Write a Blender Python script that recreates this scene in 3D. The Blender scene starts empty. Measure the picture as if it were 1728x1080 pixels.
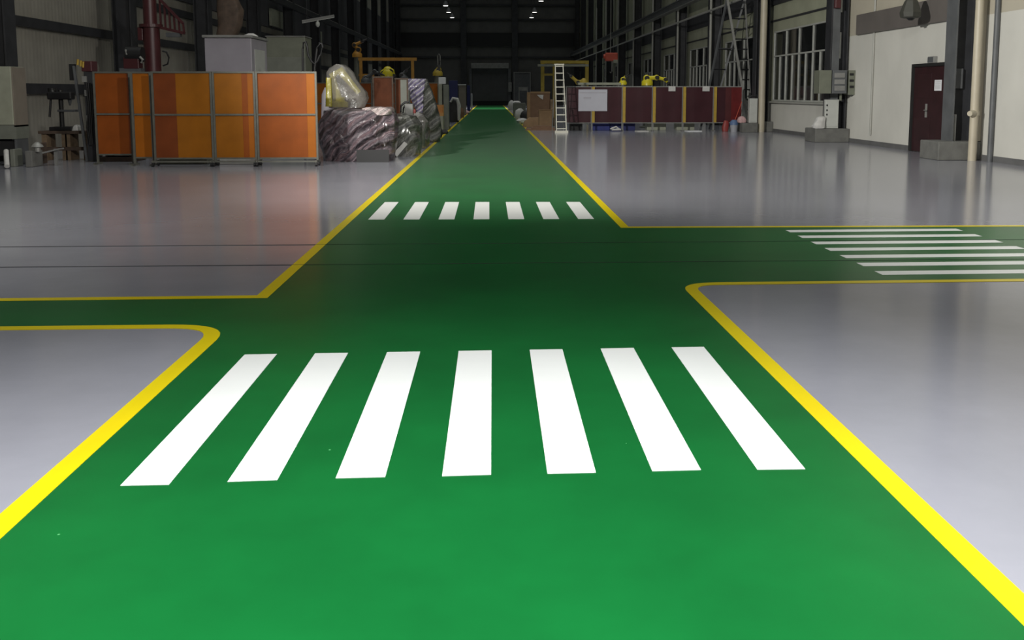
import bpy, bmesh, math, random
from mathutils import Vector, Matrix, noise
random.seed(7)
S = bpy.context.scene
COL = S.collection
R = math.radians

# ------------------------------------------------------------------ camera
F, CX, CY, H = 1650.0, 900.0, 350.0, 1.5
VX, VY = 825.0, 157.0
yc = Vector(((VX-CX)/F, -(VY-CY)/F, -1)).normalized()      # world Y in camera axes
p = math.atan((CY-VY)/F)
zc = Vector((0, math.cos(p), math.sin(p)))
xc = yc.cross(zc).normalized()
zc = xc.cross(yc).normalized()
M3 = Matrix((xc, yc, zc))                                   # rows: camera -> world
cam = bpy.data.cameras.new('camera')
cam.sensor_width = 36; cam.lens = 36*F/1728
cam.shift_x = -(CX-864)/1728; cam.shift_y = (CY-540)/1728
cam.clip_end = 400
co = bpy.data.objects.new('camera', cam); COL.objects.link(co)
co.matrix_world = Matrix.Translation((0, 0, H)) @ M3.to_4x4()
S.camera = co
CAM = Vector((0, 0, H))
def ray(px, py): return M3 @ Vector(((px-CX)/F, -(py-CY)/F, -1))
def g(px, py):                                              # point on the floor seen at a pixel
    d = ray(px, py); t = -H/d.z; return CAM + d*t
def at(px, py, Y):                                          # point at depth Y
    d = ray(px, py); return CAM + d*(Y/d.y)
def onx(px, py, X):                                         # point on the plane x = X
    d = ray(px, py); return CAM + d*(X/d.x)

# ------------------------------------------------------------------ materials
def mat(name, col, rough=.6, metal=0, var=0, scale=4, bump=0, bscale=None, spec=.5, alpha=1, coat=0, emit=None, es=0, trans=0):
    m = bpy.data.materials.new(name); m.use_nodes = True
    nt = m.node_tree; b = nt.nodes['Principled BSDF']
    c = (*col, 1)
    b.inputs['Base Color'].default_value = c
    b.inputs['Roughness'].default_value = rough
    b.inputs['Metallic'].default_value = metal
    b.inputs['Specular IOR Level'].default_value = spec
    b.inputs['Alpha'].default_value = alpha
    b.inputs['Coat Weight'].default_value = coat
    b.inputs['Transmission Weight'].default_value = trans
    if emit:
        b.inputs['Emission Color'].default_value = (*emit, 1); b.inputs['Emission Strength'].default_value = es
    tc = nt.nodes.new('ShaderNodeTexCoord')
    if var:
        n = nt.nodes.new('ShaderNodeTexNoise'); n.inputs['Scale'].default_value = scale; n.inputs['Detail'].default_value = 5
        nt.links.new(tc.outputs['Object'], n.inputs['Vector'])
        r = nt.nodes.new('ShaderNodeValToRGB')
        r.color_ramp.elements[0].position = .3; r.color_ramp.elements[1].position = .7
        r.color_ramp.elements[0].color = (*[max(0, x*(1-var)) for x in col], 1)
        r.color_ramp.elements[1].color = (*[min(1, x*(1+var)) for x in col], 1)
        nt.links.new(n.outputs['Fac'], r.inputs['Fac']); nt.links.new(r.outputs['Color'], b.inputs['Base Color'])
    if bump:
        n2 = nt.nodes.new('ShaderNodeTexNoise'); n2.inputs['Scale'].default_value = bscale or scale; n2.inputs['Detail'].default_value = 3
        nt.links.new(tc.outputs['Object'], n2.inputs['Vector'])
        bp = nt.nodes.new('ShaderNodeBump'); bp.inputs['Strength'].default_value = bump; bp.inputs['Distance'].default_value = .02
        nt.links.new(n2.outputs['Fac'], bp.inputs['Height']); nt.links.new(bp.outputs['Normal'], b.inputs['Normal'])
    return m

def floor_mat(name, col, rough, var, bstr, sheen=0):
    m = bpy.data.materials.new(name); m.use_nodes = True
    nt = m.node_tree; b = nt.nodes['Principled BSDF']; L = nt.links.new
    tc = nt.nodes.new('ShaderNodeTexCoord')
    n = nt.nodes.new('ShaderNodeTexNoise'); n.inputs['Scale'].default_value = 1.1; n.inputs['Detail'].default_value = 8; n.inputs['Roughness'].default_value = .65
    L(tc.outputs['Object'], n.inputs['Vector'])
    r = nt.nodes.new('ShaderNodeValToRGB')
    r.color_ramp.elements[0].position = .3; r.color_ramp.elements[1].position = .72
    r.color_ramp.elements[0].color = (*[x*(1-var) for x in col], 1)
    r.color_ramp.elements[1].color = (*[min(1, x*(1+var)) for x in col], 1)
    L(n.outputs['Fac'], r.inputs['Fac'])
    # scattered scuffs
    v = nt.nodes.new('ShaderNodeTexVoronoi'); v.inputs['Scale'].default_value = 2.3
    L(tc.outputs['Object'], v.inputs['Vector'])
    lt = nt.nodes.new('ShaderNodeMath'); lt.operation = 'LESS_THAN'; lt.inputs[1].default_value = .012
    L(v.outputs['Distance'], lt.inputs[0])
    mx = nt.nodes.new('ShaderNodeMix'); mx.data_type = 'RGBA'
    L(lt.outputs[0], mx.inputs['Factor']); L(r.outputs['Color'], mx.inputs['A'])
    mx.inputs['B'].default_value = (*[min(1, x*2.5+.08) for x in col], 1)
    L(mx.outputs['Result'], b.inputs['Base Color'])
    b.inputs['Roughness'].default_value = rough
    n3 = nt.nodes.new('ShaderNodeTexNoise'); n3.inputs['Scale'].default_value = 3.5; n3.inputs['Detail'].default_value = 2
    L(tc.outputs['Object'], n3.inputs['Vector'])
    bp = nt.nodes.new('ShaderNodeBump'); bp.inputs['Strength'].default_value = bstr; bp.inputs['Distance'].default_value = .01
    L(n3.outputs['Fac'], bp.inputs['Height']); L(bp.outputs['Normal'], b.inputs['Normal'])
    b.inputs['IOR'].default_value = 1.5
    b.inputs['Sheen Weight'].default_value = sheen; b.inputs['Sheen Roughness'].default_value = .35
    return m

def corr_mat(name, col, axis='Y', period=.2, var=.12, rough=.6):     # corrugated sheet cladding
    m = mat(name, col, rough, 0, var, 1.3)
    nt = m.node_tree; b = nt.nodes['Principled BSDF']; L = nt.links.new
    tc = nt.nodes.new('ShaderNodeTexCoord')
    w = nt.nodes.new('ShaderNodeTexWave'); w.bands_direction = axis; w.inputs['Scale'].default_value = .314/period
    L(tc.outputs['Object'], w.inputs['Vector'])
    bp = nt.nodes.new('ShaderNodeBump'); bp.inputs['Strength'].default_value = .3; bp.inputs['Distance'].default_value = .012
    L(w.outputs['Fac'], bp.inputs['Height']); L(bp.outputs['Normal'], b.inputs['Normal'])
    return m

def tarp_mat(name, cols, scale=9, dist=3.0, rough=.28):              # woven tarpaulin with coloured stripes
    m = bpy.data.materials.new(name); m.use_nodes = True
    nt = m.node_tree; b = nt.nodes['Principled BSDF']; L = nt.links.new
    tc = nt.nodes.new('ShaderNodeTexCoord')
    mp = nt.nodes.new('ShaderNodeMapping'); mp.inputs['Rotation'].default_value = (0, R(-50), R(10))
    L(tc.outputs['Object'], mp.inputs['Vector'])
    w = nt.nodes.new('ShaderNodeTexWave'); w.inputs['Scale'].default_value = scale*.3; w.inputs['Distortion'].default_value = dist
    w.inputs['Detail'].default_value = 2; w.inputs['Detail Scale'].default_value = .8
    L(mp.outputs['Vector'], w.inputs['Vector'])
    r = nt.nodes.new('ShaderNodeValToRGB'); r.color_ramp.interpolation = 'CONSTANT'
    while len(r.color_ramp.elements) < len(cols): r.color_ramp.elements.new(.5)
    for i, c in enumerate(cols):
        r.color_ramp.elements[i].position = i/len(cols); r.color_ramp.elements[i].color = (*c, 1)
    L(w.outputs['Fac'], r.inputs['Fac']); L(r.outputs['Color'], b.inputs['Base Color'])
    n = nt.nodes.new('ShaderNodeTexNoise'); n.inputs['Scale'].default_value = 5; n.inputs['Detail'].default_value = 6; n.inputs['Distortion'].default_value = 1.5
    L(tc.outputs['Object'], n.inputs['Vector'])
    bp = nt.nodes.new('ShaderNodeBump'); bp.inputs['Strength'].default_value = .8; bp.inputs['Distance'].default_value = .08
    L(n.outputs['Fac'], bp.inputs['Height']); L(bp.outputs['Normal'], b.inputs['Normal'])
    w2 = nt.nodes.new('ShaderNodeTexWave'); w2.inputs['Scale'].default_value = scale*.15; w2.inputs['Distortion'].default_value = dist; w2.inputs['Detail'].default_value = 2; w2.inputs['Detail Scale'].default_value = .8
    mp2 = nt.nodes.new('ShaderNodeMapping'); mp2.inputs['Rotation'].default_value = (0, R(-50), R(10)); L(tc.outputs['Object'], mp2.inputs['Vector']); L(mp2.outputs['Vector'], w2.inputs['Vector'])
    bp2 = nt.nodes.new('ShaderNodeBump'); bp2.inputs['Strength'].default_value = .9; bp2.inputs['Distance'].default_value = .16
    L(w2.outputs['Fac'], bp2.inputs['Height']); L(bp.outputs['Normal'], bp2.inputs['Normal']); L(bp2.outputs['Normal'], b.inputs['Normal'])
    b.inputs['Roughness'].default_value = rough; b.inputs['Coat Weight'].default_value = .6; b.inputs['Coat Roughness'].default_value = .12
    return m

K = {}
K['grey_floor'] = floor_mat('grey_epoxy', (.285, .285, .32), .15, .07, .05)
K['green_floor'] = floor_mat('green_epoxy', (.003, .110, .021), .285, .16, .06, .075)
K['yellow_paint'] = floor_mat('yellow_paint', (.74, .58, .004), .3, .05, .05)
K['white_paint'] = floor_mat('white_paint', (.82, .83, .80), .3, .03, .05)
K['joint'] = mat('joint_filler', (.03, .03, .03), .8)
K['white_wall'] = mat('white_plaster', (.62, .61, .56), .8, 0, .07, .7, .15, 6)
K['cream_wall'] = mat('cream_panel', (.33, .34, .25), .7, 0, .12, 1.2)
K['tan_wall'] = mat('tan_strip_tone', (.50, .46, .37), .7, 0, .06, 1.2)
K['taupe'] = mat('taupe_shadow', (.14, .125, .115), .6, 0, .08, 2)  # shade tone of the band on the right wall
K['skirting'] = mat('grey_skirting', (.13, .13, .13), .6, 0, .15, 3)
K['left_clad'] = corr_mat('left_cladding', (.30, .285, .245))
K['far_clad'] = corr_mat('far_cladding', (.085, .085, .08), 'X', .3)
K['dark_steel'] = mat('dark_steel', (.03, .031, .035), .55, .0, .25, 3)
K['grey_steel'] = mat('grey_steel', (.10, .105, .11), .5, 0, .15, 3)
K['mid_steel'] = mat('mid_steel', (.22, .22, .21), .5, 0, .15, 5)
K['rail_steel'] = mat('rail_steel', (.32, .32, .30), .4, .3, .2, 5)
K['roof'] = mat('roof_sheet', (.05, .05, .055), .8, 0, .2, 1)
K['concrete'] = mat('concrete', (.14, .14, .13), .8, 0, .15, 5, .2, 20)
K['shutter'] = mat('shutter_steel', (.10, .10, .105), .6, 0, .1, 2)
K['black'] = mat('black_rubber', (.012, .012, .013), .5)
K['window_frame'] = mat('window_frame_paint', (.42, .43, .40), .4, 0, .1, 5)
K['cream_pipe'] = mat('cream_pipe', (.48, .43, .33), .45, 0, .06, 3)
K['grey_pipe'] = mat('grey_pipe', (.36, .36, .33), .5, 0, .08, 3)
K['red_door'] = mat('maroon_door', (.030, .009, .011), .45, 0, .25, 4)
K['pvc_half_backlit'] = mat('half_backlit_pvc', (.080, .014, .016), .4, 0, .2, 1.5, .15, 2)
K['base_panel'] = mat('dark_grey_shadow', (.055, .055, .045), .6, 0, .15, 5)  # shadow tone of the shape hung before the right wall
K['paper'] = mat('paper', (.75, .76, .78), .7)
K['whiteboard'] = mat('white_sheet', (.50, .50, .56), .6, 0, .04, 2)
K['cab_white'] = mat('white_cabinet_paint', (.48, .49, .46), .45, 0, .06, 4)
K['cab_beige'] = mat('beige_cabinet_paint', (.30, .31, .24), .5, 0, .1, 4)
K['cab_grey'] = mat('grey_green_cabinet', (.17, .18, .15), .5, 0, .12, 4)
K['cab_olive'] = mat('olive_grey_cabinet', (.16, .17, .13), .5, 0, .12, 4)
K['cab_lilac'] = mat('lilac_grey_cabinet', (.33, .31, .35), .45, 0, .06, 3)
K['frame_grey'] = mat('galvanised_frame', (.13, .13, .11), .45, .2, .15, 8)
K['pvc_orange'] = mat('orange_pvc', (.26, .062, .007), .5, 0, .14, 2.5, .15, 2, spec=.25)
K['pvc_amber'] = mat('amber_pvc', (.29, .10, .005), .5, 0, .12, 2.5, .15, 2, spec=.25)
K['pvc_bright'] = mat('bright_orange_pvc', (.36, .105, .006), .5, 0, .10, 2.5, .15, 2, spec=.25)
K['pvc_red'] = mat('red_orange_pvc', (.18, .043, .010), .5, 0, .14, 2.5, .15, 2, spec=.25)
K['pvc_brown'] = mat('brown_pvc', (.10, .030, .012), .6, 0, .25, 2.5, .4, 3, spec=.15)
K['pvc_maroon'] = mat('maroon_pvc', (.048, .013, .018), .3, 0, .2, 1.5, .15, 2)
K['pvc_backlit'] = mat('backlit_pvc', (.135, .015, .016), .35, 0, .25, 2.5, .15, 2)
K['post_yellow'] = mat('ochre_post', (.42, .28, .035), .5, 0, .12, 5)
K['gantry_yellow'] = mat('gantry_yellow', (.45, .33, .04), .5, 0, .15, 5)
K['gantry_orange'] = mat('gantry_orange', (.55, .27, .04), .5, 0, .15, 5)
K['robot_yellow'] = mat('robot_yellow', (.72, .62, .03), .35, 0, .1, 8)
K['robot_black'] = mat('robot_black', (.02, .02, .02), .4)
K['jib_red'] = mat('dark_red_paint', (.072, .018, .021), .4, 0, .15, 3)
K['hoist_red'] = mat('orange_red_paint', (.55, .09, .05), .45, 0, .1, 4)
K['blue'] = mat('blue_paint', (.015, .025, .16), .45, 0, .15, 3)
K['blue_dark'] = mat('dark_blue_paint', (.012, .018, .11), .5, 0, .15, 3)
K['tan_cab'] = mat('tan_cabinet', (.22, .19, .155), .5, 0, .1, 3)
K['cardboard'] = mat('cardboard', (.27, .17, .09), .8, 0, .1, 6)
K['cardboard_dark'] = mat('cardboard_dark', (.19, .11, .065), .8, 0, .1, 6)
K['cardboard_orange'] = mat('cardboard_orange', (.58, .30, .10), .8, 0, .1, 6)
K['wood'] = mat('rough_wood', (.20, .14, .085), .75, 0, .25, 8)
K['wood_dark'] = mat('dark_wood', (.075, .05, .035), .75, 0, .25, 8)
K['alu'] = mat('white_aluminium', (.72, .70, .60), .4, .1, .05, 8)
K['cloth_white'] = mat('white_cloth', (.55, .54, .52), .8, 0, .1, 8)
K['cloth_dark'] = mat('dark_cloth', (.03, .03, .03), .8, 0, .2, 8)
K['bucket_blue'] = mat('bucket_blue', (.10, .16, .30), .5)
K['bucket_grey'] = mat('bucket_grey', (.35, .36, .40), .5)
K['red_plastic'] = mat('red_plastic', (.25, .035, .03), .5)
K['pink'] = mat('pink_cloth', (.55, .35, .35), .7, 0, .3, 25)
K['lamp'] = mat('lamp_glass', (.8, .8, .8), .5, emit=(1, .97, .9), es=3.0)
K['glass'] = mat('window_glass', (.02, .022, .02), .05, 0, 0, spec=.5, alpha=.45)
K['film'] = mat('plastic_film', (.21, .20, .185), .2, 0, .25, 5, 1.0, 5, alpha=.62, coat=.8)
K['film_yellow'] = mat('yellow_film', (.30, .26, .04), .25, 0, .15, 6, .9, 6, alpha=.9, coat=.5)
K['tarp'] = tarp_mat('striped_tarp', [(.08, .065, .075), (.16, .12, .14), (.07, .06, .07), (.24, .18, .19), (.075, .065, .085), (.15, .10, .11)], 7, 8, .3)
K['tarp_grey'] = tarp_mat('grey_tarp', [(.13, .13, .12), (.20, .20, .18), (.10, .10, .09)], 6, 7, .35)
K['tarp_bright'] = tarp_mat('blue_red_tarp', [(.55, .53, .60), (.16, .15, .42), (.58, .52, .55), (.50, .25, .24), (.6, .58, .62), (.22, .2, .5)], 10, 2, .4)
K['tarp_top'] = tarp_mat('pale_tarp', [(.45, .35, .34), (.55, .5, .5), (.4, .28, .27), (.6, .52, .5)], 10, 3, .3)

# ------------------------------------------------------------------ mesh builder
class MB:
    def __init__(s): s.bm = bmesh.new()
    def box(s, x0, x1, y0, y1, z0, z1):
        vs = [s.bm.verts.new((x, y, z)) for z in (z0, z1) for x, y in ((x0, y0), (x1, y0), (x1, y1), (x0, y1))]
        for f in ((3,2,1,0), (4,5,6,7), (0,1,5,4), (1,2,6,5), (2,3,7,6), (3,0,4,7)): s.bm.faces.new([vs[i] for i in f])
        return s
    def bar(s, a, b, w, h=None, up=(0, 0, 1)):
        h = h or w; a = Vector(a); b = Vector(b); d = (b-a).normalized(); up = Vector(up)
        if abs(d.dot(up)) > .98: up = Vector((0, 1, 0))
        sx = d.cross(up).normalized()*(w/2); sz = sx.cross(d).normalized()*(h/2)
        vs = [s.bm.verts.new(q) for c in (a, b) for q in (c-sx-sz, c+sx-sz, c+sx+sz, c-sx+sz)]
        for f in ((3,2,1,0), (4,5,6,7), (0,1,5,4), (1,2,6,5), (2,3,7,6), (3,0,4,7)): s.bm.faces.new([vs[i] for i in f])
        return s
    def tube(s, pts, r, n=10):
        pts = [Vector(q) for q in pts]; rings = []
        rs = r if isinstance(r, (list, tuple)) else [r]*len(pts)
        ref = Vector((.13, .27, .95)).normalized()
        for i, q in enumerate(pts):
            d = (pts[min(i+1, len(pts)-1)]-pts[max(i-1, 0)]).normalized()
            rf = ref if abs(d.dot(ref)) < .95 else Vector((1, .1, 0)).normalized()
            u = d.cross(rf).normalized(); v = d.cross(u).normalized()
            rings.append([s.bm.verts.new(q+(u*math.cos(2*math.pi*k/n)+v*math.sin(2*math.pi*k/n))*rs[i]) for k in range(n)])
        for a, b in zip(rings, rings[1:]):
            for k in range(n): s.bm.faces.new((a[k], a[(k+1) % n], b[(k+1) % n], b[k]))
        s.bm.faces.new(rings[0]); s.bm.faces.new(rings[-1][::-1])
        return s
    def lathe(s, c, prof, n=20):                     # prof: (radius, z) pairs, vertical axis at c
        rings = [[s.bm.verts.new((c[0]+r*math.cos(2*math.pi*k/n), c[1]+r*math.sin(2*math.pi*k/n), c[2]+z)) for k in range(n)] for r, z in prof]
        for a, b in zip(rings, rings[1:]):
            for k in range(n): s.bm.faces.new((a[k], a[(k+1) % n], b[(k+1) % n], b[k]))
        s.bm.faces.new(rings[0]); s.bm.faces.new(rings[-1])
        return s
    def ball(s, c, rx, ry=None, rz=None, n=12):
        ry = ry or rx; rz = rz or rx
        m = Matrix.Translation(c) @ Matrix.Diagonal((rx, ry, rz, 1))
        bmesh.ops.create_uvsphere(s.bm, u_segments=n, v_segments=max(6, n//2+2), radius=1, matrix=m)
        return s
    def poly(s, pts, dy):                            # polygon in the xz plane at pts[i]=(x,y,z), thickness dy along y
        a = [s.bm.verts.new(q) for q in pts]; b = [s.bm.verts.new((q[0], q[1]+dy, q[2])) for q in pts]
        n = len(a); s.bm.faces.new(a); s.bm.faces.new(b[::-1])
        for i in range(n): s.bm.faces.new((a[i], b[i], b[(i+1) % n], a[(i+1) % n]))
        return s
    def slab(s, pts, z0, z1):                        # polygon in plan, thickness in z
        a = [s.bm.verts.new((q[0], q[1], z0)) for q in pts]; b = [s.bm.verts.new((q[0], q[1], z1)) for q in pts]
        n = len(a); s.bm.faces.new(a[::-1]); s.bm.faces.new(b)
        for i in range(n): s.bm.faces.new((a[i], a[(i+1) % n], b[(i+1) % n], b[i]))
        return s
    def rings(s, levels, n=64, wr=.05, seed=0, top=True, freq=2.2, power=.5):
        # draped shape: levels (cx, cy, hx, hy, z); wrinkled by ridged noise
        rr = []
        for (cx, cy, hx, hy, z) in levels:
            ring = []
            for k in range(n):
                t = 2*math.pi*k/n; c, q = math.cos(t), math.sin(t)
                x = math.copysign(abs(c)**power, c)*hx; y = math.copysign(abs(q)**power, q)*hy
                v = Vector((cx+x, cy+y, z)); sd = Vector((seed, seed*1.7, seed*.3))
                nz = 1-abs(noise.noise(Vector((v.x*freq, v.y*freq, v.z*freq*.55))+sd))*2.6
                nz += .5*(1-abs(noise.noise(Vector((v.x*freq*2.3, v.y*freq*2.3, v.z*freq*1.1+v.x*2))+sd))*2.6)
                dirv = Vector((x/max(hx, .01), y/max(hy, .01), 0))
                v += dirv.normalized()*wr*nz; v.z += wr*.4*nz if z > .06 else 0
                ring.append(s.bm.verts.new(v))
            rr.append(ring)
        for a, b in zip(rr, rr[1:]):
            for k in range(n): s.bm.faces.new((a[k], a[(k+1) % n], b[(k+1) % n], b[k]))
        s.bm.faces.new(rr[0][::-1])
        if top: s.bm.faces.new(rr[-1])
        return s
    def build(s, name, m, parent=None, smooth=False, bevel=0):
        off = Vector((0, 0, 0)); q = parent
        while q: off += q.location; q = q.parent
        bmesh.ops.recalc_face_normals(s.bm, faces=s.bm.faces)
        if off.length: bmesh.ops.translate(s.bm, verts=s.bm.verts, vec=-off)
        if smooth:
            for f in s.bm.faces: f.smooth = True
        me = bpy.data.meshes.new(name); s.bm.to_mesh(me); s.bm.free()
        me.materials.append(m)
        o = bpy.data.objects.new(name, me); COL.objects.link(o)
        if parent: o.parent = parent
        if bevel:
            bv = o.modifiers.new('bevel', 'BEVEL'); bv.width = bevel; bv.segments = 2; bv.limit_method = 'ANGLE'
        if smooth:
            es = o.modifiers.new('edges', 'EDGE_SPLIT'); es.split_angle = R(50)
        return o

def tag(o, label, cat, group=None):
    o['label'] = label; o['category'] = cat
    if group: o['group'] = group
    return o
def thing(name, label, cat, loc, group=None):
    o = bpy.data.objects.new(name, None); o.empty_display_size = .2; COL.objects.link(o); o.location = loc
    return tag(o, label, cat, group)
def struct(o): o['kind'] = 'structure'; return o
def copy_tree(o, parent=None):
    c = o.copy(); COL.objects.link(c); c.parent = parent
    for ch in list(o.children): copy_tree(ch, c)
    return c

# ------------------------------------------------------------------ setting: floor and its painted markings
XL0, XR0 = -11.5, 11.03
YF = 119.5
struct(MB().box(XL0-.3, XR0+.3, -6, YF+.3, -.2, 0).build('floor', K['grey_floor']))

def line_x(a, b, Y):                      # x on the ground line through points a, b at depth Y
    return a.x + (b.x-a.x)*(Y-a.y)/(b.y-a.y)
def line_y(a, b, X):
    return a.y + (b.y-a.y)*(X-a.x)/(b.x-a.x)
def cross2(a, b, c, d):
    r = b-a; s = d-c; t = ((c.x-a.x)*s.y-(c.y-a.y)*s.x)/(r.x*s.y-r.y*s.x)
    return Vector((a.x+r.x*t, a.y+r.y*t, 0))
nl = (g(0, 911), g(142.2, 780))                        # near aisle line, left
nr = (g(1727.6, 1057.4), g(1344.8, 676.7))
fl = (g(661.8, 310), g(805.6, 178))
fr = (g(975.8, 310), g(848.8, 178))
lf = (g(0, 508.5), g(430, 503.5))                      # edges of the green on the cross lane
ln = (g(0, 551.5), g(280, 548.5))
rf = (g(1728, 382.5), g(1271, 384))
rn = (g(1728, 471), g(1253, 476.5))
def fillet(c, d1, d2, r, n=8):                         # round corner c between directions d1 (towards previous) and d2 (towards next)
    a = c+d1*r; b = c+d2*r
    return [(a*(1-t)**2 + c*2*t*(1-t) + b*t*t) for t in [i/n for i in range(n+1)]]
def dirv(a, b): v = Vector((b.x-a.x, b.y-a.y, 0)); return v.normalized()
LX, RX = XL0+.02, XR0-.02
P_nl0 = Vector((line_x(*nl, -5.5), -5.5, 0)); P_nr0 = Vector((line_x(*nr, -5.5), -5.5, 0))
c_nl = cross2(*nl, *ln); c_nr = cross2(*nr, *rn); c_fl = cross2(*fl, *lf); c_fr = cross2(*fr, *rf)
L_n = Vector((LX, line_y(*ln, LX), 0)); L_f = Vector((LX, line_y(*lf, LX), 0))
R_n = Vector((RX, line_y(*rn, RX), 0)); R_f = Vector((RX, line_y(*rf, RX), 0))
F_l = Vector((line_x(*fl, YF-.3), YF-.3, 0)); F_r = Vector((line_x(*fr, YF-.3), YF-.3, 0))
arcL = fillet(c_nl, dirv(c_nl, P_nl0), dirv(c_nl, L_n), .42)
arcR = fillet(c_nr, dirv(c_nr, R_n), dirv(c_nr, P_nr0), .32)
outline = [P_nl0]+arcL+[L_n, L_f, c_fl, F_l, F_r, c_fr, R_f, R_n]+arcR+[P_nr0]
gm = MB().slab(outline, .0, .0015)
struct(gm.build('green_walkway', K['green_floor']))

def ribbon(pts, w, side):                              # side +1: to the left of travel
    left, right = [], []
    for i, q in enumerate(pts):
        d1 = dirv(pts[max(i-1, 0)], pts[i]) if i else dirv(pts[0], pts[1])
        d2 = dirv(pts[i], pts[i+1]) if i < len(pts)-1 else d1
        d = (d1+d2).normalized(); nrm = Vector((-d.y, d.x, 0))*side
        k = 1/max(.35, math.sqrt((1+d1.dot(d2))/2))
        left.append(q.copy()); right.append(q+nrm*w*k)
    b = MB(); bm = b.bm
    def V(q, z): return bm.verts.new((q.x, q.y, z))
    for i in range(len(pts)-1):
        q = [left[i], left[i+1], right[i+1], right[i]]
        lo = [V(v, 0.0) for v in q]; hi = [V(v, .003) for v in q]
        bm.faces.new(hi); bm.faces.new(lo[::-1])
        for k in range(4): bm.faces.new((lo[k], lo[(k+1) % 4], hi[(k+1) % 4], hi[k]))
    bmesh.ops.remove_doubles(bm, verts=bm.verts, dist=.0001)
    return b
W = .098
g_line = 'yellow lines painted along the edges of the green walkway'
tag(ribbon([P_nl0]+arcL+[L_n], W, 1).build('floor_line', K['yellow_paint']), 'yellow floor line in left foreground bending round a rounded corner to the left wall', 'floor line', g_line)
tag(ribbon([P_nr0]+arcR[::-1]+[R_n], W, -1).build('floor_line', K['yellow_paint']), 'yellow floor line in right foreground turning at a corner towards the right wall', 'floor line', g_line)
tag(ribbon([L_f, c_fl, F_l], W, 1).build('floor_line', K['yellow_paint']), 'yellow floor line running past the orange screens and wrapped machine to the shutter', 'floor line', g_line)
tag(ribbon([R_f, c_fr, F_r], W, -1).build('floor_line', K['yellow_paint']), 'yellow floor line running past the white ladder and cardboard boxes to the shutter', 'floor line', g_line)

ORD = ['leftmost', 'second from the left', 'third from the left', 'middle', 'third from the right', 'second from the right', 'rightmost']
def stripe(quad, label, group):
    b = MB().slab(quad, 0, .003)
    tag(b.build('crosswalk_stripe', K['white_paint']), label, 'crosswalk stripe', group)
def quad(p4): return [g(*q) for q in p4]
# near crosswalk: front edge corners measured, back edge on the line through the two far corners
front = [((203, 820.5), (285, 819)), ((383.7, 814), (468, 811)), ((566.3, 808), (650, 806)), ((746, 804.5), (828.7, 802)), ((923.8, 800.5), (1005.6, 798.5)), ((1100.6, 796), (1183, 794)), ((1278, 793.5), (1359, 792.5))]
bA, bB = g(409, 599), g(1178, 586)
for i, (a, b) in enumerate(front):
    A, B = g(*a), g(*b)
    d = Vector((.004, 1, 0)).normalized()
    C = cross2(B, B+d, bA, bB); D = cross2(A, A+d, bA, bB)
    stripe([A, B, C, D], ORD[i]+' of seven white crosswalk stripes in the foreground on the green lane', 'white stripes of the foreground crosswalk')
# far crosswalk on the aisle
fa, fb = g(560, 371), g(1040, 369.5); ba, bb = g(560, 341.3), g(1040, 341)
X0 = [g(x, 341.2).x for x in (650.5-1, 702.5, 752.5, 803.5, 853.5, 904, 955.5)]
sp = (X0[6]-X0[0])/6; wd = .19
for i in range(7):
    x = X0[0]+sp*i
    A = Vector((x, line_y(fa, fb, x), 0)); B = Vector((x+wd, line_y(fa, fb, x+wd), 0))
    C = Vector((x+wd, line_y(ba, bb, x+wd), 0)); D = Vector((x, line_y(ba, bb, x), 0))
    stripe([A, B, C, D], ORD[i]+' of seven white stripes of the distant crosswalk across the aisle', 'white stripes of the distant crosswalk')
# crosswalk on the lane to the right wall: stripes run across the picture
RORD = ['farthest', 'second farthest', 'third farthest', 'middle', 'third nearest', 'second nearest', 'nearest']
ys = [389, 398.7, 409.3, 420.3, 432.7, 446.3, 461]
Xa = g(1484, 462).x; Xb = g(1626, 390).x
for i, y in enumerate(ys):
    c = g(1500, y); yy = c.y; hw = .085; sk = (line_y(*rn, 9)-line_y(*rn, 5))/4
    q = [Vector((X, yy+sk*(X-c.x)+s, 0)) for X, s in ((Xa, -hw), (Xb, -hw), (Xb, hw), (Xa, hw))]
    stripe(q, RORD[i]+' of seven white crosswalk stripes on the green lane by the right wall', 'white stripes of the right side crosswalk')

# expansion joints
for a, b in (((0, 451.3), (1728, 437.5)), ((0, 417), (1728, 404.5))):
    A, B = g(*a), g(*b)
    q = [Vector((X, line_y(A, B, X)+s*.6, 0)) for X, s in ((LX, -.012), (RX, -.012), (RX, .012), (LX, .012))]
    struct(MB().slab(q, 0, .0034).build('floor_joint', K['joint']))

# ------------------------------------------------------------------ right wall
X = XR0
YA = 30.2                                              # plain white wall up to the second column
struct(MB().box(X, X+.3, -6, YA, 0, 3.22).build('wall_right', K['white_wall']))
struct(MB().box(X, X+.3, -6, YA, 3.22, 6.2).build('wall_right_upper', K['tan_wall']))
struct(MB().box(X, X+.3, YA, YF, 0, 1.18).build('wall_right_dado', K['white_wall']))
struct(MB().box(X, X+.3, YA, YF, 3.85, 14).build('wall_right_top', K['cream_wall']))
struct(MB().box(X, X+.3, -6, YA, 6.2, 14).build('wall_right_gable', K['cream_wall']))
struct(MB().box(X-.09, X, 22.3, 29.1, 3.22, 3.80).build('shadow_band', K['taupe']))  # shadow band across the wall, put into colour as a taupe strip
struct(MB().box(X-.02, X, -6, 21.4, 0, .13).build('baseboard_right', K['skirting']))
struct(MB().box(X-.02, X, 25.2, YF, 0, .13).build('baseboard_right', K['skirting']))
struct(MB().box(X-.05, X, 30.3, YF, 4.85, 5.5).build('trim_2', K['dark_steel']))
struct(MB().box(X-.04, X, 30.3, YF, 4.22, 4.29).build('trim_3', K['dark_steel']))

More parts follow.
